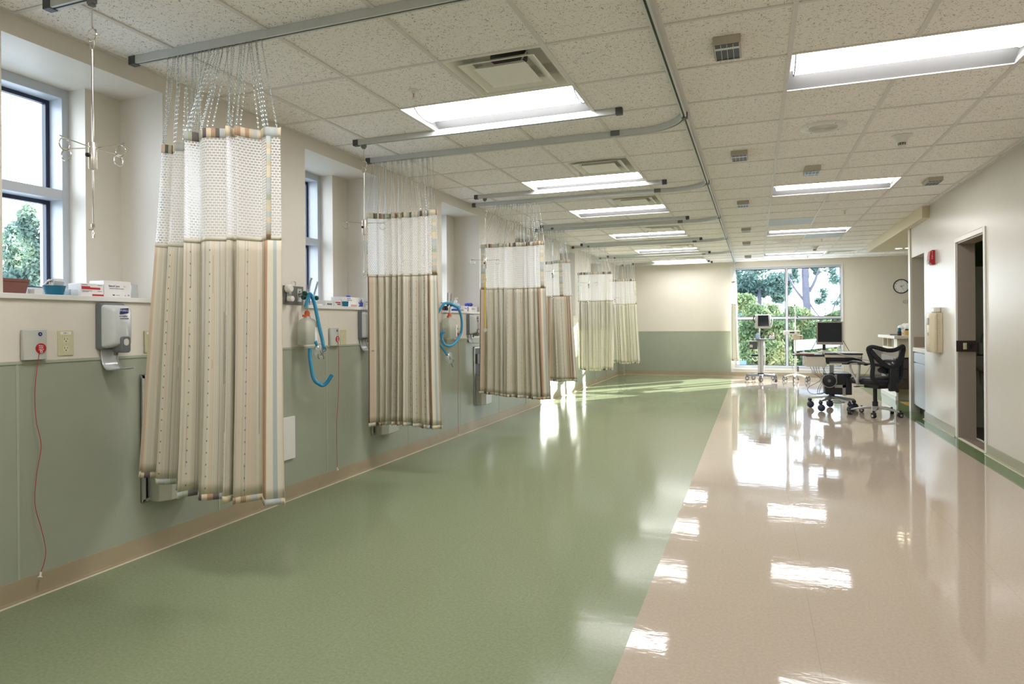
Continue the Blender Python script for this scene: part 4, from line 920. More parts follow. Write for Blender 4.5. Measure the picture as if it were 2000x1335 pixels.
# first sill
t = thing('plant_trough', 'terracotta oblong trough at the left end of the first window sill', 'plant pot', (-3.36, 2.085, ZS), 0)
b = MB(); o = [(-.062, -.075), (.062, -.075), (.062, .075), (-.062, .075)]
for (s0, z0, s1, z1) in ((.86, 0, 1, .060), (1.05, .060, 1.05, .072), (.96, .072, .84, .006)):
    vs = [(x * s0, y * s0, z0) for x, y in o] + [(x * s1, y * s1, z1) for x, y in o]; b.add(vs, [(i, (i + 1) % 4, 4 + (i + 1) % 4, 4 + i) for i in range(4)])
for (s0, s1, z) in ((1, 1.05, .060), (1.05, .96, .072)):
    vs = [(x * s0, y * s0, z) for x, y in o] + [(x * s1, y * s1, z) for x, y in o]; b.add(vs, [(i, (i + 1) % 4, 4 + (i + 1) % 4, 4 + i) for i in range(4)])
b.quad(*[(x * .84, y * .84, .006) for x, y in o]).quad(*[(x * .86, y * .86, 0) for x, y in o]); b.build('pot', m_terra, t, smooth=False)
tag(MB().box(-3.32, -3.27, 2.168, 2.208, ZS, ZS + .028).build('dish', m_card, bevel=.003), 'small white block between the trough and the teal cup', 'box')
t = thing('packet_cup', 'teal plastic cup full of white packets on the first window sill', 'cup', (-3.30, 2.283, ZS), 0)
MB().lathe([(.036, 0), (.040, .004), (.050, .046), (.052, .048), (.048, .046), (.040, .008)], n=28).build('cup', m_tealcup, t)
rr = random.Random(4)
for q in range(7):
    a = rr.uniform(0, pi); c_ = Vector((rr.uniform(-.02, .02), rr.uniform(-.025, .025), .05 + rr.uniform(0, .015))); o_ = MB().box(-.002, .002, -.022, .022, -.02, .022)
    pk = o_.build('packet', m_whiteink, t, rot=(rr.uniform(-.8, .8), rr.uniform(-1.2, 1.2), a)); pk.location = c_
    sub = MB()
    for w in range(4): sub.box(.0021, .0026, -.016 + w * .009, -.012 + w * .009, -.012, .014)
    sub.build('print', m_ink, pk)
tag(MB().box(-3.36, -3.27, 2.345, 2.41, ZS, ZS + .004).box(-3.36, -3.27, 2.345, 2.347, ZS, ZS + .032).box(-3.36, -3.27, 2.408, 2.41, ZS, ZS + .032).box(-3.272, -3.27, 2.345, 2.41, ZS, ZS + .032).box(-3.36, -3.358, 2.345, 2.41, ZS, ZS + .032).build('clear_tray', m_clear), 'empty clear plastic tray between teal cup and red-striped box', 'tray')
t = carton('glove_carton', 'white box with red stripes on the first window sill', 2.385, 2.512, .067, .09)
b = MB()
for (y0, y1, z0, z1) in ((-.058, .045, .036, .047), (-.058, -.012, .047, .052), (.0, .062, .003, .012)): b.box(.0452, .0458, y0, y1, z0, z1)
b.build('red_print', m_redink, t); b = MB()
for (y0, y1, z0) in ((-.055, -.025, .058), (.03, .055, .058), (-.055, .0, .028), (-.055, -.02, .022), (.03, .052, .026)): b.box(.0452, .0456, y0, y1, z0, z0 + .0022)
b.build('fine_print', m_ink, t)
t = carton('glove_carton', 'white carton marked SensiCare on the first window sill', 2.515, 2.675, .088, .11)
text('lettering', 'SensiCare', .016, m_navy, t, (.0556, -.022, .060)); text('lettering', 'Ice', .014, m_lgrey, t, (.0556, .042, .060)); text('lettering', 'Powder-Free Nitrile Exam Gloves', .0062, m_ink, t, (.0556, -.005, .047)); text('lettering', 'M', .013, m_ink, t, (.0556, .065, .012)); text('lettering', 'size', .006, m_ink, t, (.0556, .045, .011))
MB().box(.0552, .0556, -.03, -.018, .009, .015).box(.0552, .0556, -.012, .012, .011, .013).build('fine_print', m_ink, t)
t = carton('clear_packet', 'clear plastic packet leaning beside the SensiCare carton', 2.68, 2.72, .075, .09, m=m_clear)
# second sill
def cup(y, r, h, m, label, x=-3.285):
    t = thing('specimen_cup', label, 'cup', (x, y, ZS)); MB().lathe([(r * .85, 0), (r, h), (r * .93, h), (r * .8, .004)], n=22).build('cup', m, t); return t
cup(4.235, .03, .055, m_maroon, 'maroon cup at the left end of the second window sill')
cup(4.325, .024, .028, m_whiteink, 'small white cup beside the maroon cup on the second window sill')
tag(MB().box(-3.31, -3.26, 4.36, 4.41, ZS, ZS + .012).build('folded_gauze', m_whiteink, bevel=.004), 'flat white gauze pad on the second window sill', 'gauze')
t = carton('tissue_carton', 'white carton with grey panel at the left of the second sill', 4.44, 4.54, .045, .09); MB().box(.0452, .0456, -.035, .03, .008, .022).build('grey_print', m_grey, t)
t = carton('glove_carton', 'small white box with a red stripe on the second window sill', 4.56, 4.645, .045, .08); MB().box(.0402, .0406, -.035, .036, .026, .036).build('red_print', m_redink, t); MB().box(.0402, .0405, -.01, .036, .012, .02).build('fine_print', m_ink, t)
cup(4.68, .026, .042, m_tealcup, 'small teal cup in front of the glove carton on the second sill', -3.232)
t = carton('glove_carton', 'white carton with a blue glove picture on the second window sill', 4.66, 4.98, .082, .11)
b = MB(); p = [(.075, .004), (.15, .004), (.155, .034), (.146, .05), (.139, .036), (.134, .066), (.124, .068), (.122, .040), (.112, .060), (.104, .056), (.112, .034), (.088, .046), (.082, .040), (.104, .018)]
b.prism(p, 'x', .0552, .0557); b.build('glove_picture', m_glove, t, smooth=False); MB().box(.0552, .0557, -.03, .06, .0, .02).build('pink_print', mat('pink_ink', (.55, .3, .3), .6), t)
text('lettering', 'SensiCare', .014, m_glove, t, (.0556, -.06, .070)); text('lettering', 'Nitrile Exam Gloves', .009, m_ink, t, (.0556, -.05, .055))
tag(MB().ell((-3.30, 4.82, ZS + .088), (.02, .03, .012), 12, 8).build('glove', m_glove), 'blue glove tip poking out of the carton on the second sill', 'glove')
t = carton('glove_carton', 'narrow white carton at the right end of the second sill', 5.01, 5.09, .075, .10); MB().box(.0502, .0506, -.03, .03, .045, .05).box(.0502, .0506, -.03, .03, .025, .028).build('fine_print', m_ink, t)
# third sill
cup(6.59, .035, .052, m_maroon, 'maroon cup at the left end of the third window sill')
t = thing('black_canister', 'small black canister beside the maroon cup on the third sill', 'canister', (-3.285, 6.69, ZS)); MB().lathe([(.03, 0), (.03, .035), (.024, .04), (.024, .055)], n=20).build('body', m_black, t)
cup(6.77, .035, .03, m_whiteink, 'small white cup beside the black canister on the third sill')
t = thing('gel_pump_bottle', 'clear pump bottle of hand gel on the third window sill', 'pump bottle', (-3.29, 6.97, ZS))
MB().lathe([(.045, 0), (.048, .005), (.048, .07), (.042, .088), (.016, .10), (.015, .105)], n=24).build('bottle_body', mat('pale_blue_gel', (.55, .66, .8), .12), t)
MB().lathe([(.018, .105), (.018, .125), (.006, .128), (.006, .148)], n=16).box(-.01, .01, -.012, .045, .148, .156).build('pump', m_whiteink, t); MB().box(.044, .047, -.025, .028, .03, .06).build('label', m_glove, t)
t = carton('glove_carton', 'white carton just right of the pump bottle on the third sill', 7.09, 7.25, .065, .10); text('lettering', 'TruCare', .02, m_ink, t, (.0504, 0, .035)); MB().box(.0502, .0505, .05, .075, .0, .06).build('side_print', m_maroon, t)
t = carton('glove_carton', 'white carton below the blue glove on the third sill', 7.27, 7.52, .062, .12); text('lettering', 'SensiCare', .024, m_ink, t, (.0604, 0, .035))
tag(MB().box(-3.29, -3.235, 6.80, 6.93, ZS, ZS + .022).build('small_carton', m_glove, bevel=.002), 'flat blue box in front of the pump bottle', 'box')
tag(MB().box(-3.29, -3.235, 6.95, 7.08, ZS, ZS + .022).build('small_carton', mat('pink_card', (.55, .33, .32), .6), bevel=.002), 'flat pink box in front of the pump bottle', 'box')
b = MB(); rr = random.Random(9)
for q in range(7): b.ell((-3.30 + rr.uniform(-.02, .02), 7.37 + rr.uniform(-.06, .06), ZS + .075 + rr.uniform(0, .022)), (rr.uniform(.02, .03), rr.uniform(.03, .05), rr.uniform(.012, .026)), 10, 7)
tag(b.build('glove', m_glove), 'crumpled bright blue glove on top of a carton on the third sill', 'glove')

# ================================================================== RIGHT WALL THINGS
t = thing('towel_dispenser', 'almond plastic towel dispenser on the right wall before the alcove', 'towel dispenser', (XR, 9.18, .905), 0)
b = MB(); pr = [(0, -.175), (-.085, -.175), (-.112, -.14), (-.118, 0), (-.112, .14), (-.085, .175), (0, .175)]; n = len(pr)
vs = [(x * .9, y * .93, 0) for x, y in pr] + [(x, y, .05) for x, y in pr] + [(x, y, .43) for x, y in pr] + [(x * .85, y * .94, .475) for x, y in pr]
b.add(vs, [(r * n + i, r * n + (i + 1) % n, (r + 1) * n + (i + 1) % n, (r + 1) * n + i) for r in range(3) for i in range(n)] + [tuple(range(n)), tuple(range(3 * n, 4 * n))]); b.build('cover', m_almond, t, bevel=.006)
MB().box(-.06, -.058, -.178, -.174, .02, .46).build('seam', m_grey, t)
b = MB()
for q in range(9): b.ell((-.045, -.176, .19 + q * .026), (.010, .004, .005), 8, 5)
b.build('ribs', m_almond, t)
MB().box(-.1165, -.1155, -.05, .03, .33, .415).build('window', m_grey, t, loc=(-.003, 0, 0)); MB().ring((-.12, -.01, .22), .02, .003, (1, 0, 0), 16, 5).build('arrow_mark', m_lam, t)
tag(MB().box(XR - .075, XR, 9.08, 9.22, 1.382, 1.445).build('air_freshener', m_offwh, bevel=.012), 'small white freshener box on top of the towel dispenser', 'air freshener')
t = thing('fire_alarm', 'red fire alarm strobe high on the right wall', 'fire alarm', (XR, 9.40, 1.975), 0)
MB().prism([(0, 0), (-.03, 0), (-.055, .03), (-.06, .10), (-.05, .165), (-.03, .18), (0, .18)], 'y', -.06, .06); b = MB()
b.prism([(0, 0), (-.03, 0), (-.055, .03), (-.06, .10), (-.05, .165), (-.03, .18), (0, .18)], 'y', -.06, .06).build('housing', m_red, t, bevel=.004)
MB().box(-.072, -.045, -.035, .035, .012, .07).build('strobe_lens', m_clear, t, bevel=.006)
MB().box(-.066, -.05, -.03, .03, .02, .06).build('reflector', m_chrome, t, bevel=.004)
for q, ch in enumerate('FIRE'): text('lettering', ch, .026, m_whiteink, t, (-.03, -.0605, .155 - q * .026), '-y')
# alcove cabinet
t = thing('base_cabinet', 'blue-grey base cabinet with pale countertop inside the wall alcove', 'cabinet', (2.42, 10.265, 0), 0)
MB().box(-.31, .33, -.363, .363, .10, .855).build('body', m_cab, t, bevel=.002); MB().box(-.25, .33, -.363, .363, 0, .10).build('toe_kick', m_brown, t)
MB().box(-.326, -.31, -.355, .355, .12, .70).build('door', m_cab, t, bevel=.003); MB().box(-.326, -.31, -.355, .355, .715, .845).build('drawer', m_cab, t, bevel=.003)
MB().box(-.335, .33, -.363, .363, .857, .915).build('countertop', m_lam, t, bevel=.004); MB().box(-.32, .33, .34, .363, .915, 1.06).build('backsplash', m_jamb, t)
# washroom basin
t = thing('wash_basin', 'white wall basin inside the dark washroom doorway', 'sink', (2.62, 9.30, .80), 0)
b = MB(); o = rrect(.5, .42, .12, 6); n = len(o); vs = []
for z, s in ((-.13, .45), (-.10, .7), (-.03, .93), (.06, 1), (.075, 1.0), (.07, .9), (-.02, .75), (-.06, .3)): vs += [(a * s, c * s - .215, z) for a, c in o]
b.add(vs, [(r * n + i, r * n + (i + 1) % n, (r + 1) * n + (i + 1) % n, (r + 1) * n + i) for r in range(7) for i in range(n)] + [tuple(range(n)), tuple(range(7 * n, 8 * n))]); b.build('bowl', m_porc, t, smooth=60)
MB().tube(smooth_path([(-.09, -.05, .07), (-.09, -.05, .26), (-.09, -.09, .32), (-.09, -.14, .31), (-.09, -.16, .25)], 5), .011, 10).build('faucet', m_chrome, t)
MB().tube([(-.09, -.06, -.12), (-.09, -.10, -.25), (-.06, -.14, -.34), (-.02, -.10, -.38), (-.02, -.0, -.38)], .035, 12).build('drain_pipe', m_porc, t)
tag(MB().box(2.49, 2.60, 9.19, 9.29, .879, 1.02).build('soap_box', m_porc, bevel=.01), 'white box standing on the washroom basin', 'soap box')
# clock and letters on the back wall
t = thing('wall_clock', 'round black-rimmed wall clock on the back wall', 'clock', (3.046, YB, 2.062), 0)
MB().ring((0, -.02, 0), .150, .011, (0, 1, 0), 40, 10).build('rim', m_black, t); MB().lathe([(.148, 0), (.148, .018)], (0, 0, 0), '-y', 40).build('face', m_whiteink, t)
for q in range(12):
    a = pi / 2 - (q + 1) * pi / 6; text('numeral', str(q + 1), .034, m_ink, t, (.118 * cos(a), -.019, .118 * sin(a)), '-y')
for a, L, w in ((pi / 2 - 2 * pi * (2 + 26 / 60) / 12, .065, .005), (pi / 2 - 2 * pi * 25.5 / 60, .105, .0035)):
    d = Vector((cos(a), 0, sin(a))); MB().cyl(-d * .02 + Vector((0, -.022, 0)), d * L + Vector((0, -.022, 0)), w, w * .5, 6).build('hand', m_ink, t)
MB().lathe([(.01, .018), (.008, .025)], (0, 0, 0), '-y', 14).build('hub', m_redink, t)
o = text('wall_lettering', 'CF', .115, m_steel, None, (3.135, YB - .012, 1.715), '-y', .008); tag(o, 'small metal letters on the back wall below the clock', 'lettering')

# ================================================================== FURNITURE BY THE BACK WINDOW
def caster(parent, p, r, w, m, name='caster', hub=None, yaw=0.):
    b = MB(); c, s_ = cos(yaw), sin(yaw); ax = Vector((-s_, c, 0)); P_ = Vector(p)
    b.cyl(P_ + ax * -w, P_ + ax * w, r, n=18); b.cyl(P_ + ax * (w * .2) + Vector((0, 0, r)), P_ + Vector((0, 0, r * 2.1)), r * .45, n=10)
    b.box(P_.x - r * .6, P_.x + r * .6, P_.y - w * 1.3, P_.y + w * 1.3, P_.z + r * .7, P_.z + r * 1.25); o = b.build(name, m, parent, bevel=.002)
    if hub: MB().cyl(P_ - ax * (w + .002), P_ + ax * (w + .002), r * .5, n=14).build('hub', hub, o)
    return o
def star(parent, m, n, R, z0, z1, rot, w=.024, name='leg', tip=.5):
    for q in range(n):
        a = rot + 2 * pi * q / n; d = Vector((cos(a), sin(a), 0)); nrm = Vector((-sin(a), cos(a), 0)); vs = []
        for s, hw, za, zb_ in ((.02, w * 1.2, z0 + .0, z0 + .035), (R * .55, w, (z0 + z1) / 2 + .008, (z0 + z1) / 2 + .032), (R, w * tip, z1, z1 + .02)):
            for e, z in ((-1, za), (1, za), (1, zb_), (-1, zb_)): vs.append(d * s + nrm * hw * e + Vector((0, 0, z)))
        MB().add(vs, [(0, 1, 2, 3), (8, 9, 10, 11)] + [(r * 4 + i, r * 4 + (i + 1) % 4, (r + 1) * 4 + (i + 1) % 4, (r + 1) * 4 + i) for r in range(2) for i in range(4)]).build(name, m, parent, bevel=.004)
def meshback():
    m = bpy.data.materials.new('black_mesh_cloth'); nt, n, l = nodes(m); p = P(nt); p.inputs['Base Color'].default_value = (.02, .022, .03, 1); p.inputs['Roughness'].default_value = .6
    tc = n.new('ShaderNodeTexCoord'); sp = n.new('ShaderNodeSeparateXYZ'); l.new(tc.outputs['Object'], sp.inputs[0])
    s1 = math_n(n, l, 'LESS_THAN', math_n(n, l, 'FRACT', math_n(n, l, 'MULTIPLY_ADD', sp.outputs['Z'], 85, math_n(n, l, 'MULTIPLY', sp.outputs['X'], 30))), .48)
    l.new(math_n(n, l, 'MULTIPLY_ADD', s1, .5, .45), p.inputs['Alpha']); return m
m_mesh = meshback()
m_silver = mat('silver_grey_plastic', (.42, .42, .40), .35, .3); m_leather = mat('black_leather', (.012, .012, .02), .38, bump=.3)
def chair():
    t = thing('office_chair', 'black mesh-back swivel office chair beside the computer cart', 'chair', (1.535, 10.12, 0), radians(38))
    star(t, m_silver, 5, .31, .095, .062, radians(90) - .25, .032)
    for q in range(5):
        a = radians(90) - .25 + 2 * pi * q / 5; caster(t, (.315 * cos(a), .315 * sin(a), .031), .031, .022, m_black, hub=m_alu, yaw=a + .9)
    MB().lathe([(.036, .075), (.036, .19), (.026, .195), (.026, .385)], n=20).build('gas_column', m_black, t)
    MB().box(-.09, .09, -.14, .10, .375, .425).cyl((-.09, .05, .40), (-.24, .08, .395), .006, n=8).box(-.27, -.2, .06, .10, .388, .400).build('tilt_mechanism', m_black, t, bevel=.006)
    MB().cyl((.05, -.12, .40), (.10, -.22, .37), .006, n=8).ell((.115, -.245, .352), (.018, .03, .024)).build('lever', m_black, t)
    b = MB(); vs = []; n = 28
    for z, s, yo in ((.425, .80, 0), (.435, .93, 0), (.475, 1.0, 0), (.512, .97, 0), (.528, .86, 0), (.530, .5, 0)):
        for i in range(n):
            a = 2 * pi * i / n; ca, sa = cos(a), sin(a); x = .255 * s * math.copysign(abs(ca) ** .55, ca); y = .245 * s * math.copysign(abs(sa) ** .55, sa)
            vs.append((x, y + .02, z - .025 * max(0, y / .245 - .55)))
    b.add(vs, [(r * n + i, r * n + (i + 1) % n, (r + 1) * n + (i + 1) % n, (r + 1) * n + i) for r in range(5) for i in range(n)] + [tuple(range(n)), tuple(range(5 * n, 6 * n))]); b.build('seat', m_leather, t, smooth=60)
    # backrest
    yb = lambda x, z: -.235 - .06 * (z - .5) + .85 * x * x
    V3 = lambda x, z, o=0: Vector((x, yb(x, z) + o, z))
    half = [(0, .895), (.08, .902), (.17, .925), (.255, .945), (.300, .925), (.292, .87), (.262, .78), (.242, .69), (.245, .60), (.235, .52), (.18, .485), (.08, .475), (0, .472)]
    full = half + [(-x, z) for x, z in half[-2:0:-1]]
    sp = smooth_path([V3(x, z) for x, z in full] + [V3(*full[0])], 4)[:-1]
    pr = [(.022 * cos(a), .016 * sin(a)) for a in [2 * pi * q / 10 for q in range(10)]]
    bk = MB().tube(sp, .028, 10, closed=True).build('backrest_frame', m_black2, t)
    b = MB().tube(smooth_path([V3(.285, .90, -.004), V3(.20, .79, -.012), V3(.10, .70, -.02), V3(0, .665, -.026), V3(-.10, .70, -.02), V3(-.20, .79, -.012), V3(-.285, .90, -.004)], 5), .033, 10)
    b.tube([V3(.243, .71, -.004), V3(.15, .70, -.015)], .02, 8).tube([V3(-.243, .71, -.004), V3(-.15, .70, -.015)], .02, 8)
    b.build('yoke', m_black2, t)
    MB().prism([(.055, .68), (.05, .50), (.062, .40), (.05, .355), (-.05, .355), (-.062, .40), (-.05, .50), (-.055, .68)], 'y', -.30, -.255).build('back_post', m_black, t, bevel=.012)
    b = MB(); n = 24; zs = [.475 + (.945 - .475) * i / n for i in range(n + 1)]
    def wid(z):
        hs = [(x, q) for x, q in half if x > 0]; best = 0
        for (x0, z0), (x1, z1) in zip(half[4:-1], half[5:]):
            if min(z0, z1) <= z <= max(z0, z1) and z0 != z1: best = max(best, x0 + (x1 - x0) * (z - z0) / (z1 - z0))
        return best or .2
    vs = []; m_ = 12
    for z in zs:
        w_ = wid(min(z, .93))
        for j in range(m_ + 1):
            x = -w_ + 2 * w_ * j / m_; top = .897 + .45 * x * x; vs.append(V3(x, min(z, top), .004))
    b.add(vs, [(i * (m_ + 1) + j, i * (m_ + 1) + j + 1, (i + 1) * (m_ + 1) + j + 1, (i + 1) * (m_ + 1) + j) for i in range(n) for j in range(m_)]); b.build('backrest_mesh', m_mesh, t)
    MB().ell((0, -.20, .635), (.17, .022, .055)).build('lumbar_pad', m_black, t)
    for s in (-1, 1):
        x = s * .285
        MB().tube(smooth_path([(s * .255, .03, .44), (x, .02, .47), (x, -.0, .58), (x, -.01, .70)], 5), .022, 8).tube(smooth_path([(x, .03, .48), (x, .10, .58), (x, .14, .66), (x, .12, .705), (x, .0, .715)], 5), .014, 8).build('armrest_bracket', m_silver, t)
        MB().tube(smooth_path([(x, -.13, .705), (x, -.05, .735), (x, .08, .74), (x, .155, .715)], 5), 0, prof=[(.040 * cos(a), .014 * sin(a)) for a in [2 * pi * q / 12 for q in range(12)]]).build('armrest_pad', m_black, t)
    return t
chair()
def cart():
    t = thing('computer_cart', 'wheeled computer cart with monitor, keyboard tray and black tower left of the office chair', 'cart', (1.04, 10.55, 0), 0)
    L = lambda x, y, z: (x - 1.04, y - 10.55, z)
    for q, (x, y) in enumerate([(.764, 10.76), (.876, 10.34), (1.04, 10.90), (1.24, 10.27), (1.338, 10.62)]):
        d = Vector((x - 1.04, y - 10.55, 0)); u = d.normalized(); n_ = Vector((-u.y, u.x, 0)); vs = []
        for s, hw, za, zb_ in ((0, .04, .17, .215), (d.length, .024, .14, .168)):
            for e, z in ((-1, za), (1, za), (1, zb_), (-1, zb_)): vs.append(u * s + n_ * hw * e + Vector((0, 0, z)))
        MB().add(vs, [(0, 1, 2, 3), (4, 5, 6, 7)] + [(i, (i + 1) % 4, 4 + (i + 1) % 4, 4 + i) for i in range(4)]).build('leg', m_alu, t, bevel=.003)
        b = MB().ell((d.x + .01, d.y, .052), (.050, .034, .052), 18, 12).ell((d.x, d.y, .125), (.03, .028, .032), 14, 8); b.build('caster', mat('dark_blue_grey_rubber', (.03, .04, .075), .35), t)
    MB().ring((.05, 0, .12), .12, .006, n=28, k=6).build('foot_ring', m_black, t)
    MB().box(-.028, .028, -.028, .028, .18, .66).build('column', m_alu, t, bevel=.004); MB().box(-.035, .035, -.035, .035, .19, .34).build('column_sleeve', m_black, t, bevel=.004)
    MB().box(-.10, .235, -.20, .14, .245, .545).build('computer_tower', m_black, t, bevel=.01)
    p_ = MB().lathe([(.088, -.02), (.098, -.01), (.098, .03), (.09, .035)], (-.055, -.235, .445), '-y', 36).build('round_fan_housing', m_black, t)
    MB().ring((-.055, -.272, .445), .093, .004, (0, 1, 0), 36, 6).build('fan_ring', m_alu, p_); MB().lathe([(.022, .035), (.018, .042)], (-.055, -.235, .445), '-y', 16).build('fan_hub', m_grey, p_)
    b = MB().box(.02, .05, -.212, -.2, .40, .53).box(.02, .17, -.212, -.2, .345, .385).box(.12, .17, -.212, -.2, .24, .385); br = b.build('perforated_bracket', m_silver, t)
    b = MB()
    for q in range(5): b.box(.028, .040, -.214, -.211, .415 + q * .022, .422 + q * .022).box(.13, .138, -.214, -.211, .25 + q * .025, .257 + q * .025).box(.152, .16, -.214, -.211, .25 + q * .025, .257 + q * .025)
    b.build('holes', m_ink, br)
    MB().box(.16, .235, -.245, -.19, .25, .50).build('power_brick', m_black, t, bevel=.006)
    MB().box(-.53, -.08, -.24, .24, .795, .808).build('side_shelf', m_black, t, bevel=.003); MB().box(-.35, -.085, -.22, .2, .64, .790).build('drawer', m_lam, t, bevel=.004)
    MB().box(-.11, .375, -.25, .26, .815, .84).build('worktop', m_lgrey, t, bevel=.004); MB().box(-.11, .375, -.256, -.25, .818, .838).build('worktop_edge', m_black, t); MB().box(-.10, .37, -.22, .24, .70, .812).build('electronics_box', m_black, t, bevel=.004)
    MB().box(-.11, .36, -.245, -.2, .775, .815).build('front_rail', m_lam, t, bevel=.003)
    MB().box(-.08, .49, -.33, -.05, .684, .697).build('keyboard_tray', m_black, t, bevel=.003); MB().box(-.06, .10, -.335, -.328, .672, .698).build('tray_label', m_lam, t)
    MB().box(-.05, .36, -.31, -.16, .698, .715).build('keyboard', m_grey, t, bevel=.003)
    c = MB().tube(smooth_path([(-.09, -.22, .848), (.0, -.25, .85), (.12, -.27, .82), (.28, -.28, .775), (.42, -.29, .745), (.46, -.29, .73)], 6), .006, 6); c.build('keyboard_cable', m_lgrey, t)
    rr = random.Random(2)
    for q in range(6):
        x = -.30 + .04 * q; pts = [(x, -.15, .65), (x + rr.uniform(-.02, .05), -.2, .55), (x + .08 + rr.uniform(-.04, .06), -.22, .45), (x + .02 + rr.uniform(-.06, .1), -.2, .33), (x + .08 + rr.uniform(-.05, .08), -.16, .24), (-.06, -.1, .28)]
        MB().tube(smooth_path(pts, 6), .0035, 5).build('cable', m_black, t)
    MB().ell((-.25, -.2, .56), (.03, .02, .035)).build('cable_box', m_lgrey, t)
    MB().tube(smooth_path([(.50, -.1, .69), (.47, -.12, .62), (.40, -.14, .52), (.30, -.1, .44), (.16, .0, .32)], 6), .0025, 5).build('power_cord', m_black, t)
    m = thing('computer_monitor', 'flat monitor with grey bezel standing on the computer cart', 'monitor', (1.02, 10.55, .84), radians(-7))
    MB().lathe([(.085, 0), (.085, .008), (.05, .02), (.03, .03)], (-.075, 0, 0), n=28).build('stand_base', m_lam, m); MB().box(-.095, -.055, -.01, .02, .02, .16).build('stand_neck', m_black, m, bevel=.004)
    MB().box(-.175, .175, -.03, .03, .115, .445).build('housing', m_black, m, bevel=.01); MB().box(-.175, .175, -.042, -.028, .112, .447).build('bezel', mat('warm_grey_bezel', (.33, .31, .26), .4), m, bevel=.004)
    MB().box(-.155, .157, -.044, -.041, .150, .430).build('screen', m_screen, m); MB().box(-.02, .03, -.0435, -.042, .122, .130).build('badge', m_lgrey, m)
    for s in (-1, 1): MB().tube([(s * .17, .03, .18), (s * .25, .08, .02)], .004, 6).build('cable', m_black, m)
    t2 = thing('gel_bottle', 'clear square bottle with label under the monitor on the cart', 'bottle', (1.13, 10.42, .84)); MB().box(-.03, .03, -.02, .02, 0, .085).build('bottle_body', m_clear, t2, bevel=.008); MB().box(-.02, .02, -.0225, -.0205, .02, .06).build('label', m_whiteink, t2); MB().box(-.012, .012, -.01, .01, .085, .1).build('cap', m_whiteink, t2)
    t3 = tag(MB().box(.56, .80, 10.38, 10.62, .8085, .822).build('notebook', mat('reddish_notebook', (.30, .14, .10), .6), bevel=.003), 'reddish brown notebook lying on the left shelf of the cart', 'notebook')
    t3 = tag(MB().box(.62, .91, 10.40, 10.60, .8225, .832).build('paper_stack', m_whiteink, bevel=.002), 'loose white papers on the cart below the monitor', 'papers')
cart()
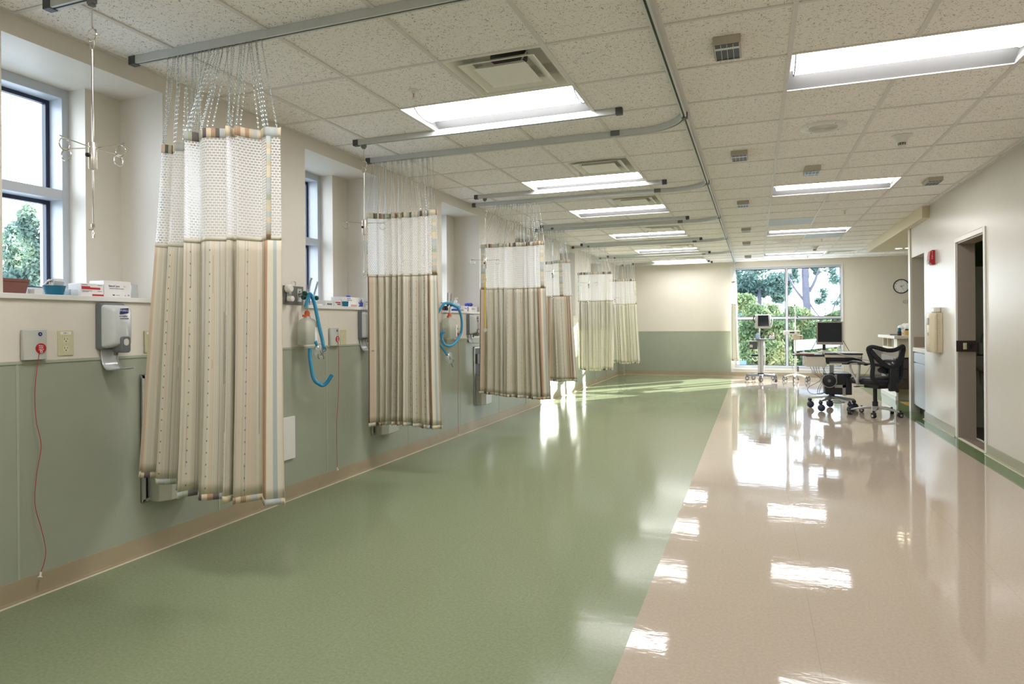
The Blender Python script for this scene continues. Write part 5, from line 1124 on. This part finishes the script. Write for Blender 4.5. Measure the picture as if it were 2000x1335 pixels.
def vitals():
    t = thing('vital_signs_stand', 'grey rolling stand with tilted patient monitor beside the back window curtain', 'medical stand', (.12, 15.38, 0), 0)
    mg = mat('blue_grey_base', (.20, .22, .27), .4)
    for q, (x, y) in enumerate([(-.29, .12), (-.01, -.30), (.30, -.08), (.26, .28), (-.16, .32)]):
        d = Vector((x, y, 0)); u = d.normalized(); n_ = Vector((-u.y, u.x, 0)); vs = []
        for s, hw, za, zb_ in ((0, .05, .10, .165), (d.length, .03, .10, .135)):
            for e, z in ((-1, za), (1, za), (1, zb_), (-1, zb_)): vs.append(u * s + n_ * hw * e + Vector((0, 0, z)))
        MB().add(vs, [(0, 1, 2, 3), (4, 5, 6, 7)] + [(i, (i + 1) % 4, 4 + (i + 1) % 4, 4 + i) for i in range(4)]).build('leg', mg, t, bevel=.006)
        caster(t, (x, y, .048), .048, .022, m_grey, hub=m_lgrey, yaw=q * .8)
    MB().box(-.065, .055, -.04, .04, .15, .90).build('column', m_lgrey, t, bevel=.006); MB().box(-.01, .0, -.043, -.04, .18, .88).build('column_groove', m_grey, t); MB().box(-.07, .06, -.045, .045, .15, .18).build('column_foot', m_black, t)
    MB().box(-.15, .28, -.13, .16, .905, .925).build('tray', m_grey, t, bevel=.004); MB().cyl((-.03, .0, .925), (-.03, .02, 1.2), .016, n=12).build('monitor_post', m_lgrey, t)
    b = MB().prism([(-.06, 1.15), (.11, 1.20), (.06, 1.46), (-.02, 1.45), (-.075, 1.19)], 'x', -.12, .20); mo = b.build('monitor_housing', m_lgrey, t, bevel=.01)
    MB().add([(-.06, -.082, 1.205), (.165, -.082, 1.205), (.155, -.028, 1.44), (-.055, -.028, 1.44)], [(0, 1, 2, 3)]).build('monitor_screen', m_screen, mo)
    MB().tube(smooth_path([(-.13, -.02, 1.44), (-.15, -.05, 1.36), (-.12, -.07, 1.28)], 4), .012, 8).build('monitor_cable', m_black, mo); MB().tube(smooth_path([(.20, -.02, 1.42), (.235, -.05, 1.36), (.225, -.06, 1.24), (.20, -.05, 1.17)], 4), .01, 8).build('handle', m_lgrey, mo)
    MB().box(-.24, -.07, -.10, .10, .70, .87).build('cuff_basket', mat('dark_basket', (.07, .075, .09), .5), t, bevel=.004); MB().box(-.23, -.17, -.105, -.1, .74, .80).build('basket_label', m_lam, t); MB().box(-.24, -.06, -.1, .1, .86, .885).build('basket_lid', m_lgrey, t, bevel=.005)
    MB().box(-.2, -.06, -.05, .05, .545, .585).tube(smooth_path([(-.19, -.05, .55), (-.17, -.06, .47), (-.1, -.06, .40), (-.06, -.04, .36)], 5), .006, 6).build('power_supply', m_black, t)
    MB().tube(smooth_path([(.07, .04, .88), (.085, .05, .6), (.075, .04, .3)], 6), .008, 6).build('hose', m_lgrey, t)
    for nm, lb, ct, x, mm, w, h in (('wipe_box', 'pale blue wipe box at the left of the monitor stand tray', 'box', .055, mat('pale_blue_box', (.42, .58, .78), .4), .045, .11), ('spray_bottle', 'white bottle with red cap on the monitor stand tray', 'bottle', .315, m_whiteink, .028, .085), ('lotion_bottle', 'plain white bottle at the right end of the monitor stand tray', 'bottle', .375, m_whiteink, .026, .10)):
        q = thing(nm, lb, ct, (x, 15.315, .9255))
        if 'box' in nm: MB().box(-w, w, -.04, .04, 0, h).build('carton', mm, q, bevel=.004)
        else: MB().lathe([(w, 0), (w, h * .7), (w * .5, h * .85), (w * .5, h)], n=18).build('bottle_body', mm, q); MB().lathe([(w * .5, h), (w * .4, h + .035)], n=12).build('cap', m_red if 'spray' in nm else m_whiteink, q)
vitals()
def ivstand():
    t = thing('infusion_stand', 'white rolling pole stand carrying infusion pumps before the back window', 'IV stand', (.84, 15.66, 0), 0)
    star(t, m_offwh, 6, .27, .12, .075, .3, .020)
    for q in range(6):
        a = .3 + 2 * pi * q / 6; caster(t, (.27 * cos(a), .27 * sin(a), .037), .037, .014, m_grey, hub=m_lgrey, yaw=a)
    MB().cyl((-.01, 0, .10), (-.01, 0, .93), .018, n=16).cyl((-.01, 0, .93), (-.01, 0, 1.80), .012, n=14).build('pole', m_offwh, t)
    b = MB()
    for s in (-1, 1): b.tube(smooth_path([(-.01, 0, 1.79), (s * .08 - .01, 0, 1.80), (s * .10 - .01, 0, 1.83), (s * .12 - .01, 0, 1.86)], 4), .005, 6)
    b.build('top_hooks', m_chrome, t)
    MB().ell((.04, -.02, 1.40), (.022, .022, .018)).ell((-.02, -.02, 1.66), (.018, .018, .014)).build('clamp_knob', m_black, t)
    p1 = MB().box(-.25, .085, -.10, .06, 1.01, 1.105).build('infusion_pump', m_offwh, t, bevel=.012); MB().box(-.13, -.03, -.103, -.10, 1.045, 1.075).build('pump_display', m_ink, p1); MB().box(.02, .07, -.103, -.10, 1.045, 1.075).build('status_window', mat('olive_lcd', (.22, .24, .06), .3), p1)
    p2 = MB().box(-.08, .14, -.09, .07, .905, 1.0).build('lower_pump', m_almond, t, bevel=.008); MB().box(.08, .11, -.093, -.09, .96, .975).box(.08, .11, -.093, -.09, .925, .94).build('buttons', m_ink, p2)
    for q, x in enumerate((-.06, .03)): MB().tube(smooth_path([(x - .02, .02, 1.78), (x - .05, -.02, 1.45), (x - .04, -.05, 1.10), (x, -.04, .8), (x - .04, 0, .55), (x, 0, .22)], 6), .004, 5).build('drip_line', m_black if not q else m_lgrey, t)
    MB().box(.02, .06, -.03, .03, .2, .32).build('power_pack', m_grey, t, bevel=.004)
ivstand()
# nurse counter
t = thing('nurse_counter', 'cream reception counter with dark brown drawers behind the office chair', 'counter', (2.7, 12.75, 0), 0)
MB().box(-.6, .9, -.75, .75, 1.0, 1.05).build('countertop', m_lam, t, bevel=.004)
MB().box(-.53, .9, -.68, .70, .70, .85).build('front_panel', mat('warm_cream_laminate', (.66, .56, .36), .4), t, bevel=.002)
b = MB()
for y in (-.66, -.25, .18, .6): b.box(-.54, -.38, y, y + .03, .85, 1.0)
for x in (-.36, -.16, .22, .6): b.box(x - .19, x - .16, -.68, -.4, .85, 1.0)
b.box(-.38, .9, -.45, .6, .85, 1.0).build('cubby_dividers', m_lam, t, smooth=False)
MB().box(-.555, -.53, -.62, .70, 0, .70).build('side_panel', m_white, t); MB().box(-.567, -.555, -.62, .70, 0, .07).build('side_baseboard', m_white, t)
MB().box(-.53, .9, -.5, .70, 0, .70).build('carcass', m_lam, t)
for q in range(3): MB().box(-.575, -.02, -.70, -.5, .19 + q * .165, .348 + q * .165).build('drawer', m_brown, t, bevel=.003)
t = thing('counter_basket', 'small round bamboo basket on the reception counter', 'basket', (2.325, 12.25, 1.05)); b = MB().lathe([(.042, 0), (.055, .085), (.058, .088), (.052, .085), (.04, .006)], n=26)
b.build('basket_body', m_wood, t); b = MB()
for q in range(6): b.ring((0, 0, .012 + q * .014), .044 + q * .0022, .0022, n=26, k=4)
b.build('weave', m_wood, t); MB().ell((-.01, 0, .095), (.02, .02, .018)).ell((.02, .01, .098), (.018, .016, .014)).build('contents', m_ink, t)
t = thing('teal_bottle', 'dark bottle with teal cap beside the bamboo basket', 'bottle', (2.225, 12.3, 1.05)); MB().lathe([(.03, 0), (.03, .06), (.026, .07)], n=18).build('bottle_body', m_ink, t); MB().lathe([(.024, .07), (.024, .12), (.018, .125)], n=16).build('cap', m_tealcup, t)
rr = random.Random(6); b = MB()
for q in range(9): b.ell((rr.uniform(-.09, .09), rr.uniform(-.04, .04), rr.uniform(.05, .15)), (rr.uniform(.05, .08), rr.uniform(.04, .06), rr.uniform(.04, .07)), 12, 8)
t = thing('white_bag', 'rumpled white bag piled behind the basket on the counter', 'bag', (2.36, 12.42, 1.05)); b.build('bag_body', m_whiteink, t, smooth=80); MB().ell((.07, -.07, .20), (.012, .01, .012)).build('dark_spot', m_ink, t)
tag(MB().box(2.13, 2.30, 12.55, 12.85, 1.051, 1.068).build('paper_tray', m_grey, bevel=.003), 'flat grey paper tray at the left end of the counter', 'tray')

# ================================================================== OUTSIDE
g = struct(MB().box(-60, 60, YB + .16, 90, -.5, -.35).box(-60, -3.96, -40, YB + .16, -.5, -.35).build('ground', m_grass, smooth=False))
def leaves(b, c, r, n, size, rnd, shell=.55):
    c = Vector(c)
    for _ in range(n):
        d = Vector((rnd.gauss(0, 1), rnd.gauss(0, 1), rnd.gauss(0, 1))).normalized(); k = shell + (1 - shell) * rnd.random()
        p = c + Vector((d.x * r[0], d.y * r[1], d.z * r[2])) * k
        u = Vector((rnd.gauss(0, 1), rnd.gauss(0, 1), rnd.gauss(0, 1))).normalized(); w = u.orthogonal().normalized(); w = Matrix.Rotation(rnd.uniform(0, 6.3), 3, u) @ w; v = u.cross(w); s = size * rnd.uniform(.6, 1.3)
        k0 = len(b.v); b.v += [tuple(p - w * s), tuple(p + v * s * .5), tuple(p + w * s), tuple(p - v * s * .5)]; b.f.append((k0, k0 + 1, k0 + 2, k0 + 3))
def tree(name, label, base, clumps, n, size, m, trunk=None, seed=0, cat='tree', sub=7, branches=()):
    t = thing(name, label, cat, base); rnd = random.Random(seed); b = MB(); o = Vector(base)
    for c, r in clumps:
        c = Vector(c) - o
        for _ in range(sub):
            d = Vector((rnd.gauss(0, 1), rnd.gauss(0, 1), rnd.gauss(0, 1))).normalized() * rnd.uniform(.35, .8)
            leaves(b, c + Vector((d.x * r[0], d.y * r[1], d.z * r[2])), [q * rnd.uniform(.3, .5) for q in r], n // (sub * len(clumps)), size, rnd, .3)
    b.uv = True; b.build('foliage', m, t, smooth=False)
    if trunk:
        b = MB().tube(smooth_path([Vector(p) - o for p in trunk[0]], 4), trunk[1], 9, taper=trunk[2]); b.build('trunk', m_bark, t)
    for br in branches: MB().tube(smooth_path([Vector(p) - o for p in br[0]], 4), br[1], 6, taper=.3).build('branch', m_bark, t)
    return t
tree('shrub', 'yellow-green bushes filling the lower left pane outside the back window', (-.1, 24, -.4), [((-.8, 24, .6), (1.1, .8, 1.3)), ((.5, 24.2, .8), (1.1, .8, 1.5)), ((-.2, 23.6, 1.6), (.9, .7, .7)), ((.0, 23.4, -.1), (1.4, .6, .8)), ((.9, 24.6, 1.5), (.7, .6, .8))], 34000, .07, m_leafy, seed=1, cat='bush')
_s = tree('shrub', 'yellow-green bushes filling the lower right pane outside the back window', (2.2, 24, -.4), [((1.8, 24, .5), (1.0, .8, 1.3)), ((3.1, 24.2, .7), (1.1, .8, 1.1)), ((1.3, 23.8, .9), (.8, .7, 1.0)), ((2.0, 23.4, 0), (1.5, .6, .8)), ((2.5, 24.6, 1.2), (.8, .5, .7))], 34000, .07, m_leafy, seed=2, cat='bush')
_s.location.y += 1.1; _s.location.x += .1
tree('tree', 'dark blue-green round tree high in the upper left pane outside', (.1, 31, -.4), [((.15, 31, 3.3), (1.45, 1.1, 1.15)), ((.9, 31.2, 2.6), (.9, .9, .8)), ((-1.0, 31.2, 2.3), (.8, .8, .8))], 15000, .085, m_leafd, ([(.2, 31, -.4), (.2, 31, 3)], .14, .5), seed=3)
tree('tree', 'thick bare grey trunk with thin leafy branches in the upper right pane', (1.9, 27, -.4), [((2.75, 27, 3.0), (.55, .5, .5)), ((2.15, 27.1, 2.25), (.5, .4, .35)), ((3.05, 27.1, 2.1), (.5, .5, .45)), ((1.35, 27, 3.1), (.3, .3, .35)), ((2.1, 27.2, 3.3), (.3, .3, .3))], 3600, .05, m_leafd, ([(1.9, 27, -.4), (1.86, 27, 1.5), (1.80, 27, 3.0), (1.76, 27, 5.5)], .165, .75), seed=4, sub=5,
     branches=[([(1.75, 27, 2.1), (1.35, 26.9, 2.7), (1.05, 26.9, 3.5), (.9, 26.9, 4.2)], .05), ([(1.85, 27, 2.3), (2.15, 27, 2.9), (2.3, 27, 3.6), (2.4, 27, 4.4)], .06), ([(1.85, 27, 2.2), (2.1, 26.9, 1.7), (2.5, 26.8, 1.2)], .035), ([(2.6, 27, .8), (2.75, 27, 1.8), (3.1, 27, 2.6), (3.3, 27, 3.2)], .03), ([(2.5, 27, .8), (2.45, 27, 1.9), (2.2, 27, 2.5)], .022)])
tree('shrub', 'distant blue-green tree line low behind the big trunk', (3, 34, -.4), [((2.2, 34, 1.2), (1.5, .8, .9)), ((4.2, 34, 1.1), (1.4, .8, 1.0)), ((-.8, 34, 1.4), (1.5, .8, 1.2)), ((2.5, 34, -.2), (2.5, .8, .6))], 6000, .08, m_leafd, seed=5, cat='bush')
tree('tree', 'tall grey-green tree seen through the nearest left window', (-20, 13.35, -.4), [((-20, 13.5, 3.5), (1.1, .7, 1.9)), ((-20, 13.1, 2.6), (1.1, .7, 1.6)), ((-20.1, 13.3, 1.2), (1.2, .9, 1.5))], 20000, .085, m_leafl, ([(-20, 13.4, -.4), (-20, 13.5, 4.6)], .12, .3), seed=6)
_s = tree('tree', 'lower grey-green trees left of the tall one through the nearest window', (-22.5, 13.2, -.4), [((-22.5, 14.1, 3.0), (1.0, 1.0, 2.1)), ((-22.5, 15.3, 2.8), (1.0, 1.2, 2.2)), ((-22.5, 14.6, 1.4), (1.1, 1.8, 1.6))], 20000, .085, m_leafl, ([(-22.5, 13.2, -.4), (-22.5, 13.1, 3.6)], .12, .3), seed=7)
t = thing('white_barrier', 'long white slanting panel outside beyond the right pane', 'panel', (1.7, 20.5, -.35))
MB().prism([(-.65, .80), (1.0, 1.0), (1.0, 1.22), (-.65, 1.12)], 'y', 0, .08).build('panel_board', mat('pale_blue_panel', (.18, .21, .28), .5), t); MB().cyl((-.4, .04, 0), (-.4, .04, .85), .03, n=10).build('post', m_brown, t); MB().cyl((.7, .04, 0), (.7, .04, 1.0), .03, n=10).build('post', m_brown, t)
t = thing('blue_sign_board', 'blue and white board outside at the lower left window corner', 'board', (-.46, 20, -.35)); MB().box(-.25, .22, 0, .06, 0, .53).build('board', mat('blue_board', (.06, .13, .55), .4), t); MB().prism([(-.25, .12), (.10, .12), (.02, .53), (-.25, .53)], 'y', -.005, 0).build('white_field', m_white, t)
